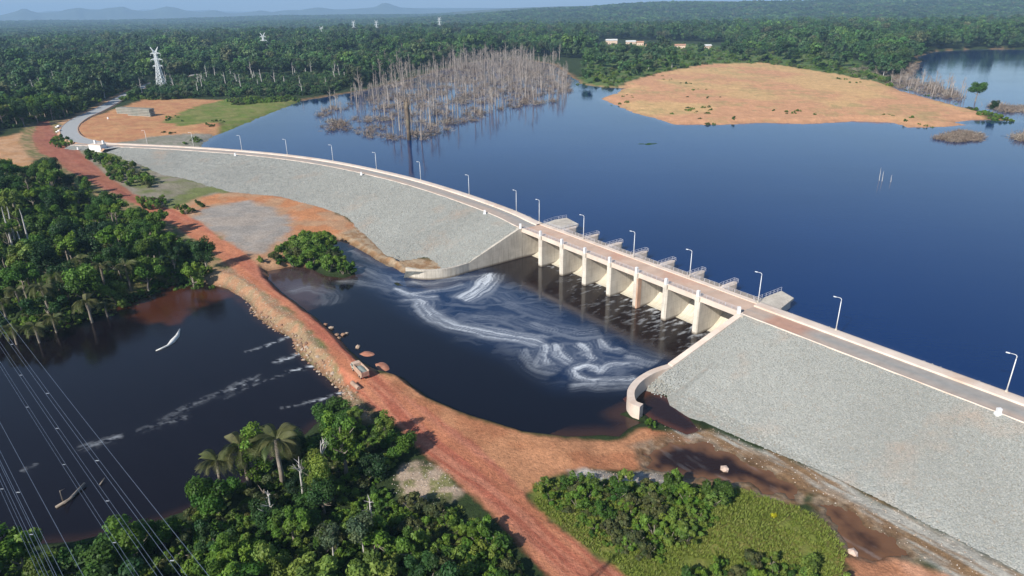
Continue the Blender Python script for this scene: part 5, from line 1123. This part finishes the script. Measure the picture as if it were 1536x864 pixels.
# trunks that show as pale sticks along the forest edge
tv = (rng.uniform(size=len(F1)) < .05) & (s1_ > .75); 
scatter('forest_trunks', np.column_stack([F1[tv], z1[tv]]), np.column_stack([np.full(tv.sum(), 1.6), np.full(tv.sum(), 1.6), rng.uniform(1., 1.9, tv.sum())]), rng.uniform(0, 6.28, tv.sum()), [snag(210+i, 11, .24, 4, palewood) for i in range(3)], label='pale trunks standing out along the forest edge', cat='tree trunks')
# undergrowth below the near woods
def under(polys, sp, smin, smax, name, label, meshes=BU, zoff=.3):
    Q = np.vstack([fill(p, sp, .6) for p in polys]); z = hz(Q[:, 0], Q[:, 1]); s_ = rng.uniform(smin, smax, len(Q))
    scatter(name, np.column_stack([Q, z+zoff]), s_, rng.uniform(0, 6.28, len(Q)), meshes, label=label, cat='undergrowth')
under([LB, LB2, LB3, BW, SH1], 2.6, .6, 1.2, 'undergrowth', 'dense green undergrowth beneath the trees of both near woods')
under([TH, SH3], 1.7, .3, .6, 'thicket_undergrowth', 'low leafy undergrowth between the shrubs beside the red road')
under([VILL], 17, .8, 3.4, 'village_bushes', 'low green bushes on the far shore before the village')
under([polyW([(340, 150), (380, 148), (440, 147), (446, 150), (400, 154), (350, 158)], -.6), polyW([(176, 151), (240, 149), (290, 146), (292, 140), (200, 143)], 0), polyW([(105, 172), (150, 152), (200, 131), (215, 128), (200, 126), (100, 165), (0, 190), (0, 198)], 0)], 6, 1.2, 2.4, 'shore_bushes', 'green bushes along the road and shore in front of the forest')
under([polyW([(1240, 105), (1290, 112), (1340, 126), (1400, 144), (1440, 154), (1436, 150), (1400, 138), (1340, 119), (1290, 104)], -.6), polyW([(1440, 155), (1484, 171), (1540, 186), (1540, 190), (1470, 176)], -2)], 6, .8, 1.8, 'back_shore_bushes', 'green scrub along the back edge of the sandy peninsula')
q_ = np.array([U(*p, .5)[:2] for p in [(930, 152), (948, 142), (1035, 125), (1040, 135), (1030, 162), (1045, 165), (1055, 160), (1060, 168), (1072, 180), (995, 118), (1062, 145), (1180, 168), (1195, 165), (1260, 118), (1275, 124), (980, 112), (1340, 172), (1380, 182), (1400, 184), (250, 178), (255, 174), (315, 185), (330, 178), (245, 195), (300, 205), (285, 207)]])
q_ = np.vstack([q_+rng.normal(0, 6, q_.shape)*k for k in (0, .7, 1.2, 1.8)]); scatter('yard_tufts', np.column_stack([q_, hz(q_[:, 0], q_[:, 1])]), rng.uniform(.5, 1.3, len(q_)), rng.uniform(0, 6, len(q_)), BU, label='scattered green tufts on the sandy ground', cat='tufts')
# grass blades
def tuft(seed, mat):
    q = np.random.default_rng(seed); V_ = []; 
    for k in range(14):
        a = q.uniform(0, 6.28); r = q.uniform(0, .25); p = np.array([math.cos(a)*r, math.sin(a)*r, 0]); d = np.array([math.cos(a), math.sin(a), 0])*q.uniform(.1, .4); w_ = np.array([-math.sin(a), math.cos(a), 0])*.045
        V_ += [p-w_, p+w_, p+d+np.array([0, 0, q.uniform(.25, .55)])+w_*.3, p+d*.9+np.array([0, 0, .3])-w_*.5]
    me_ = npmesh('tuft', np.array(V_), np.arange(len(V_)).reshape(-1, 4), mat); fattr(me_, 'tint', np.tile((1, 1, 1), (len(V_), 1)), 'FLOAT_COLOR'); return me_
TU = [tuft(i, M['grass']) for i in range(4)]
Q = np.vstack([fill(GRASS, .55, .5), fill(SH1, .9, .5)]); dr_ = sdf(Q[:, 0], Q[:, 1], ROAD); Q = Q[(dr_ > .6)]; Q = Q[fbm(Q[:, 0]/3, Q[:, 1]/3, 221, 3) > .33]
scatter('grass', np.column_stack([Q, hz(Q[:, 0], Q[:, 1])]), rng.uniform(.6, 1.3, len(Q)), rng.uniform(0, 6, len(Q)), TU, label='short olive green grass covering the clearing right of the red road', cat='grass')
# ------------------------------------------------------------------ drowned trees in the lake
DT = [snag(i, 12, .26, 11, M['deadwood'], 'dead_tree') for i in range(8)]
PT1 = np.array([(470, 190), (500, 200), (545, 205), (600, 213), (660, 208), (720, 180), (765, 163), (850, 150), (858, 128), (850, 108), (820, 95), (770, 85), (735, 88), (690, 96), (640, 108), (590, 122), (540, 138), (500, 158), (470, 172)], float)
PT2 = np.array([(1268, 105), (1330, 100), (1365, 92), (1380, 100), (1362, 116), (1440, 138), (1448, 152), (1400, 146), (1330, 128), (1280, 115)], float)
PT3 = np.array([(560, 128), (640, 106), (760, 82), (840, 92), (840, 70), (720, 60), (620, 75), (560, 105)], float)
def region(pp, sp, z):
    W_ = polyW(pp, z); return fill(W_, sp, .5)
D1 = region(PT1, 9.5, zr); a, b_ = px(D1[:, 0], D1[:, 1], np.full(len(D1), zr))
dens = fbm(D1[:, 0]/35, D1[:, 1]/35, 231, 3); keep = (dens > .41+.09*ss(165, 205, b_)+.08*ss(680, 520, a)) & (sdf(D1[:, 0], D1[:, 1], np.array([U(700, 168, zr)[:2], U(790, 190, zr)[:2], U(640, 240, zr)[:2]])) > 0)
D1 = D1[keep]; b1_ = b_[keep]
order = np.argsort(np.hypot(D1[:, 0], D1[:, 1])); D1 = D1[order]
k = 0
for P in D1[:250]:
    a, b_ = px(P[0], P[1], zr); sc = random.uniform(.3, .9)
    if random.random() < .22: sc = random.uniform(1.2, 1.9)
    where = 'on the left side of the drowned wood' if a < 560 else ('around the tall dark trunk' if a < 680 else 'at the right end of the drowned wood')
    o = obj('dead_tree', random.choice(DT), None, (P[0], P[1], zr), random.uniform(0, 6.28), (sc, sc, sc*random.uniform(.8, 1.3))); tag(o, '%s bare drowned tree in the lake stand, %s' % ('tall' if sc > 1.1 else 'low' if sc < .7 else 'medium', near_lm('DT', a, b_)), 'dead tree', 'drowned trees in the lake')
D2 = region(PT2, 11, zr)
for P in D2[:50]:
    sc = random.uniform(.6, 1.4); o = obj('dead_tree', random.choice(DT), None, (P[0], P[1], zr), random.uniform(0, 6.28), sc); tag(o, '%s bare grey tree behind the peninsula, %s' % ('tall' if sc > 1.1 else 'low' if sc < .8 else 'medium', near_lm('PN', *px(P[0], P[1], zr))), 'dead tree', 'dead trees behind the peninsula')
D3 = region(PT3, 12, 0); D3 = D3[fbm(D3[:, 0]/80, D3[:, 1]/80, 241, 3) > .5]
R_ = np.vstack([D1[250:], D3]); s_ = rng.uniform(.45, 1.1, len(R_)); s_ = np.where(rng.uniform(size=len(R_)) < .15, s_*1.9, s_)
scatter('drowned_wood', np.column_stack([R_, np.full(len(R_), -2.6)]), np.column_stack([s_, s_, s_*1.2]), rng.uniform(0, 6.28, len(R_)), DT, label='farther grey dead trees filling the flooded forest behind the front rows', cat='dead trees')
def brush(seed):
    q = np.random.default_rng(seed); V_ = []; n = 70
    for k in range(n):
        p = q.normal(0, 1, 3)*np.array([1.5, 1.5, .5]); p[2] = abs(p[2]); d = q.normal(size=3); d[2] = abs(d[2])*.9; d /= np.linalg.norm(d); l_ = q.uniform(1, 2.8); w_ = np.cross(d, q.normal(size=3)); w_ = w_/np.linalg.norm(w_)*.09
        V_ += [p-w_, p+w_, p+d*l_+w_*.4, p+d*l_-w_*.4]
    me_ = npmesh('brush', np.array(V_), np.arange(4*n).reshape(-1, 4), M['brush']); fattr(me_, 'tint', np.repeat(q.uniform(.7, 1.25, (n, 1))*np.ones((1, 3)), 4, 0), 'FLOAT_COLOR'); return me_
BR = [brush(i) for i in range(5)]
B1 = region(PT1, 9.0, zr); kk_ = fbm(B1[:, 0]/14, B1[:, 1]/14, 251, 3) > .47; B1 = B1[kk_]
B2 = region(np.array([(1395, 208), (1440, 196), (1475, 202), (1470, 212), (1430, 214)], float), 3.2, zr)
B3 = region(np.array([(1515, 205), (1560, 200), (1560, 214), (1530, 212)], float), 4, zr)
B4 = region(PT2, 8, zr); B5 = region(np.array([(1480, 158), (1560, 158), (1560, 172), (1500, 168)], float), 6, zr)
Bb = np.vstack([B1, B2, B3, B4, B5]); s_ = rng.uniform(.5, 1.7, len(Bb)); s_[len(B1):len(B1)+len(B2)] = rng.uniform(.6, 1.1, len(B2))
scatter('brushwood', np.column_stack([Bb, np.full(len(Bb), zr-.1)]), s_, rng.uniform(0, 6.28, len(Bb)), BR, label='tangled grey brown brushwood lying in the shallow lake among the drowned trees', cat='brushwood')
P = U(614, 210, zr); m_ = MB(); m_.tube([(0, 0, -1), (-.2, 0, 6), (.1, .1, 14), (-.3, 0, 20), (0, 0, 24)], [1.5, 1.25, 1.2, 1.5, .9], 10)
m_.tube([(-.2, 0, 19), (-1.8, .3, 22), (-1.4, 0, 25)], [.8, .5, .2], 6); m_.tube([(.1, 0, 20), (1.6, .2, 23), (1.2, 0, 26.5)], [.7, .45, .2], 6); m_.tube([(0, 0, 22), (.4, .4, 27)], [.6, .2], 6)
o = m_.build('dead_tree', M['darkbark'], None, True); o.location = tuple(P); tag(o, 'single very thick tall dark trunk standing alone in front of the drowned wood', 'dead tree')
for p, lb, sc in (((1463, 152), 'solitary green round crowned tree standing in the lake behind the peninsula tip', 1.4), ((1488, 172), 'dark small tree wrapped in vines on the peninsula tip', .9)):
    P = U(*p, zr); tree(P, zr, sc, lb, 'trees at the peninsula tip', CR[4] if sc > 1 else CR[1], TR[0], .8, None)
for p, h_ in (((1319, 271), 9), ((1323, 272), 7), ((1336, 273), 5)):
    P = U(*p, zr); o = obj('pole_snag', snag(int(p[0]), h_*.7, .12, 0, palewood), None, tuple(P)); tag(o, 'thin grey stick poking out of the open lake, %s' % {9: 'tallest of three', 7: 'middle of three', 5: 'shortest of three'}[h_], 'stick', 'sticks in the open lake')
for p, lb in (((974, 216), 'small green floating weed mat on the open lake'), ((1058, 999), ''),)[:1]:
    P = U(*p, zr); o = obj('weed_mat', BU[2], None, tuple(P), 0, (3, 1.4, .18)); tag(o, lb, 'weed mat')
# ------------------------------------------------------------------ causeway boulders, floating wood, rocks
RK = [rock_mesh(500+i, M['cobble'], .75) for i in range(6)]
bank = polyW([(368, 447), (392, 470), (425, 492), (448, 505), (462, 520), (478, 540), (500, 560), (522, 586), (540, 604), (530, 612), (510, 596), (490, 572), (468, 550), (445, 530), (436, 512), (400, 490), (372, 462)], -11.3)
Q = fill(bank, 1.25, .6)
if len(Q) > 250: Q = Q[rng.choice(len(Q), 250, False)]
big_p = [(488, 487, 1.4), (497, 492, 1.6), (505, 503, 1.8), (515, 502, 1.5), (508, 508, 1.7), (537, 520, 1.6), (570, 562, 1.3), (520, 500, 1.2)]
for P in Q:
    s_ = random.uniform(.45, 1.35); z = float(hz(P[0], P[1])[0]); a, b_ = px(P[0], P[1], z)
    o = obj('boulder', random.choice(RK), None, (P[0], P[1], z+.1), random.uniform(0, 6), s_); o.rotation_euler = (random.uniform(-.5, .5), random.uniform(-.5, .5), random.uniform(0, 6)); tag(o, '%s tan boulder on the causeway river bank, %s' % ('big' if s_ > 1.05 else 'small' if s_ < .75 else 'middling', near_lm('BO', a, b_)), 'boulder', 'boulders on the river side of the causeway')
for a, b_, s_ in big_p:
    P = U(a, b_, -11.1); o = obj('boulder', random.choice(RK), None, tuple(P), random.uniform(0, 6), s_); tag(o, 'pale boulder in the pool along the right side of the causeway', 'boulder', 'boulders on the pool side of the causeway')
for p, s_, lb in (((1087, 704), 2.0, 'large pale boulder standing in the seepage pool'), ((1279, 829), 2.0, 'pale boulder on the orange bank at the lower right pool'), ((569, 562), 1.2, 'small white boulder in the water behind the dump truck')):
    P = U(*p, -10.7); o = obj('boulder', rock_mesh(int(p[0]), plain('pale_rock', (.60, .45, .36), .9, .2, .8), .6), None, tuple(P), 1, s_); tag(o, lb, 'boulder')
Q = np.vstack([fill(ROCKP, .9, .5), fill(ROCKQ, .8, .5), fill(SHOULD, 1.0, .5), fill(TOEW, 1.3, .6)]); s_ = rng.uniform(.12, .34, len(Q)); wz = hz(Q[:, 0], Q[:, 1])
scatter('loose_stones', np.column_stack([Q, wz]), s_, rng.uniform(0, 6, (len(Q), 3)), [rock_mesh(540+i, stone_mat('loose_stone%d' % i, [(.45, .36, .28), (.33, .24, .18), (.52, .47, .42)])) for i in range(1)], label='small loose stones strewn on the banks and gravel strip', cat='stones')
# low earth bars in the pool behind the truck
for pl, lb in (([(536, 531), (545, 526), (562, 528), (566, 533), (548, 537)], 'narrow red earth bar in the pool above the dump truck'), ([(560, 545), (575, 540), (585, 548), (588, 556), (572, 560), (563, 553)], 'low red mud bank in the pool beside the dump truck')):
    W_ = polyW(pl, zt); c0 = W_.mean(0); m_ = MB(); n = len(W_); R2 = smooth(np.vstack([W_, W_[:1]]), 2)[:-1]; n = len(R2)
    vs = [(*(p-c0), -.3) for p in R2]+[(*((p-c0)*.6), .25+rng.uniform(0, .15)) for p in R2]+[(0, 0, .38)]
    m_.add(vs, [(i, (i+1) % n, n+(i+1) % n, n+i) for i in range(n)]+[(n+i, n+(i+1) % n, 2*n) for i in range(n)]); o = m_.build('earth_bar', plain('red_mud', (.33, .13, .08), .8, .25, .8, (.42, .26, .18), .05), None, True); o.location = (*c0, zt); tag(o, lb, 'earth bar')
# causeway spillway pipes outlets where the jets leave
for p, lb in (((534, 585), 'red concrete pipe end lying on the road shoulder near the lowest jet'),):
    P = U(*p, -10); z = float(hz(P[0], P[1])[0]); m_ = MB(); m_.tube([(-1.8, 0, .5), (1.8, 0, .5)], .55, 14); o = m_.build('pipe', M['rock'], None, False); o.location = (P[0], P[1], z); o.rotation_euler = (0, 0, -.9); tag(o, lb, 'pipe')
P0 = U(262, 508, zv); m_ = MB(); pts = [Vector(tuple(U(*p, zv)-P0)) for p in [(234, 526.5), (243, 523), (252, 519), (259, 513), (266, 505), (270, 494)]]
for v_ in pts: v_.z = .1
m_.tube(pts, [.12, .3, .35, .75, .6, .15], 8); o = m_.build('driftwood', M['foamwhite'], None, True); o.location = tuple(P0); tag(o, 'white curved drift log floating in the dark river', 'driftwood')
P0 = U(105, 745, zv); m_ = MB()
def bp3(p, dz=0): v_ = U(*p, zv)-P0; return (v_[0], v_[1], .15+dz)
m_.tube([bp3((84, 762)), bp3((105, 750)), bp3((128, 728), .4)], [.3, .35, .2], 7); m_.tube([bp3((95, 753)), bp3((95, 753), 2.6)], [.14, .06], 5); m_.tube([bp3((96, 753), 2.5), bp3((101, 745), 1.8)], [.08, .04], 4); m_.tube([bp3((112, 745)), bp3((98, 762), .8)], [.12, .05], 4); m_.tube([bp3((150, 728)), bp3((158, 720), .4)], [.15, .08], 4)
o = m_.build('driftwood', M['bark'], None, True); o.location = tuple(P0); tag(o, 'pale branched drift log stranded in the river above the foreground trees', 'driftwood')
# ------------------------------------------------------------------ village beyond the lake
def house(p, lx, ly, h_, rm, label, wallm=M['house']):
    P = U(*p, 1.5); z = float(hz(P[0], P[1])[0]); root = empty('house', (P[0], P[1], z), random.uniform(-.3, .3)); tag(root, label, 'house', 'village houses beyond the lake')
    w_ = MB(); w_.box((-lx/2, -ly/2, 0), (lx/2, ly/2, h_)); wl2 = w_.build('wall', wallm, root)
    r = MB(); e = .8; r.add([(-lx/2-e, -ly/2-e, h_+.01), (lx/2+e, -ly/2-e, h_+.01), (lx/2+e, 0, h_+ly*.3), (-lx/2-e, 0, h_+ly*.3), (-lx/2-e, ly/2+e, h_+.01), (lx/2+e, ly/2+e, h_+.01)], [(0, 1, 2, 3), (3, 2, 5, 4), (0, 3, 4), (1, 5, 2), (0, 4, 5, 1)]); r.build('roof', rm, root)
    for x in np.arange(-lx/2+2, lx/2-1, 4.5): d = MB(); d.box((x, -ly/2-.06, 1), (x+1.5, -ly/2-.002, 2.4)); d.build('window', M['glass'], root)
hs = [((755, 66), 26, 9, 4, 'roof1', 'long pale low house above the drowned wood'), ((768, 66.5), 14, 9, 4, 'roof1', 'short house right of the long pale one above the drowned wood'), ((823, 59), 12, 9, 6, 'roof2', 'white roofed house highest in the village'), ((817, 73), 9, 8, 4, 'roof2', 'small white roofed house near the drowned wood'), ((917, 66), 24, 10, 6, 'roof2', 'broad pale house left of the village row'),
      ((946, 66.5), 20, 9, 4, 'roof2', 'second house of the village row'), ((960, 68), 14, 9, 4, 'roof1', 'third house of the village row with a rusty roof'), ((975, 69), 16, 9, 4, 'roof1', 'fourth house of the village row'), ((1020, 70), 20, 9, 4, 'roof1', 'long house in the right part of the village row'), ((1060, 71), 16, 9, 4, 'roof2', 'last house at the right end of the village row'), ((1320, 73), 34, 10, 4, 'roof2', 'long pale shed beyond the right side of the peninsula')]
for p, lx, ly, h_, rm, lb in hs: house(p, lx, ly, h_+1.5, M[rm], lb)
# ------------------------------------------------------------------ mountains on the horizon
hillm = plain('far_hill_forest', (.05, .075, .05), .95, .2, .002, None, 0)
def hills(name, prof, r0, depth, base=-40):
    pr = np.array(prof, float); n = 240; xs_ = np.linspace(pr[0, 0], pr[-1, 0], n); ys_ = np.interp(xs_, pr[:, 0], pr[:, 1]); V_ = []; m_ = 9
    for i in range(n):
        d = cF*FPX+(xs_[i]-PW/2)*cR-(ys_[i]-PH/2)*cU; hd = math.hypot(d[0], d[1]); zt__ = H+d[2]/hd*r0; ux, uy = d[0]/hd, d[1]/hd
        for k in range(m_):
            t = k/(m_-1)*2-1; f = math.cos(t*math.pi/2)**1.3; nz_ = float(fbm(np.array([xs_[i]*.12]), np.array([t*3.]), 301, 3)[0]-.5)
            rr_ = r0+t*depth+nz_*depth*.35; V_.append((ux*rr_, uy*rr_, base+(zt__-base)*f*(1+nz_*.15*(1-f))))
    a, b_ = np.meshgrid(np.arange(n-1), np.arange(m_-1), indexing='ij'); a = a.ravel(); b_ = b_.ravel()
    o = obj(name, npmesh(name, V_, np.stack([a*m_+b_, (a+1)*m_+b_, (a+1)*m_+b_+1, a*m_+b_+1], 1), hillm, True)); o['kind'] = 'structure'
hills('hills', [(-500, 26), (-300, 20), (-100, 24), (0, 23), (12, 20), (24, 17), (36, 12), (46, 16), (60, 20), (90, 17), (100, 14), (118, 11.5), (135, 14), (150, 14), (160, 12), (172, 11), (184, 9.5), (196, 14), (215, 17), (235, 13), (250, 9.5), (262, 11), (280, 16), (300, 18), (322, 15), (338, 19), (355, 20), (372, 18), (392, 15.5), (408, 18), (430, 15), (450, 15), (470, 11.5), (480, 11), (500, 14), (515, 14), (540, 12.5), (560, 11), (568, 8), (573, 4.5), (580, 4), (588, 7), (600, 11), (640, 13), (700, 12), (780, 12), (900, 12)], 15500, 1500)
hills('hills', [(-500, 22), (0, 24), (60, 18), (75, 16), (150, 19), (200, 17), (215, 13.5), (235, 15), (290, 16), (318, 14.5), (335, 17), (420, 18), (520, 15), (640, 11.5), (760, 12), (900, 8), (1100, 8), (2200, -10)], 22000, 1500)
hills('hills', [(680, 18), (760, 12.5), (840, 9.5), (880, 9), (930, 6), (960, 4), (1000, 2.5), (1050, 1.5), (1100, 2), (1130, 4), (1180, 4.5), (1230, 2.5), (1290, .5), (1350, 1.5), (1400, 1), (1460, .5), (1536, -2), (2300, -18)], 8300, 900)
# ------------------------------------------------------------------ haze: the air itself
hb = MB(); hb.box((-31500, -31500, -45), (31500, 31500, 560))
m, nt, N, L, b = newmat('haze'); N.remove(b); pv = N.new('ShaderNodeVolumePrincipled'); pv.inputs['Color'].default_value = (.44, .69, 1, 1); pv.inputs['Density'].default_value = HAZE; pv.inputs['Anisotropy'].default_value = 0.
L.new(pv.outputs[0], N['Material Output'].inputs['Volume']); o = hb.build('haze', m); o['kind'] = 'stuff'
# keep everything inside the haze box: the ground sheet reaches 30 km
print('objects', len(bpy.data.objects))
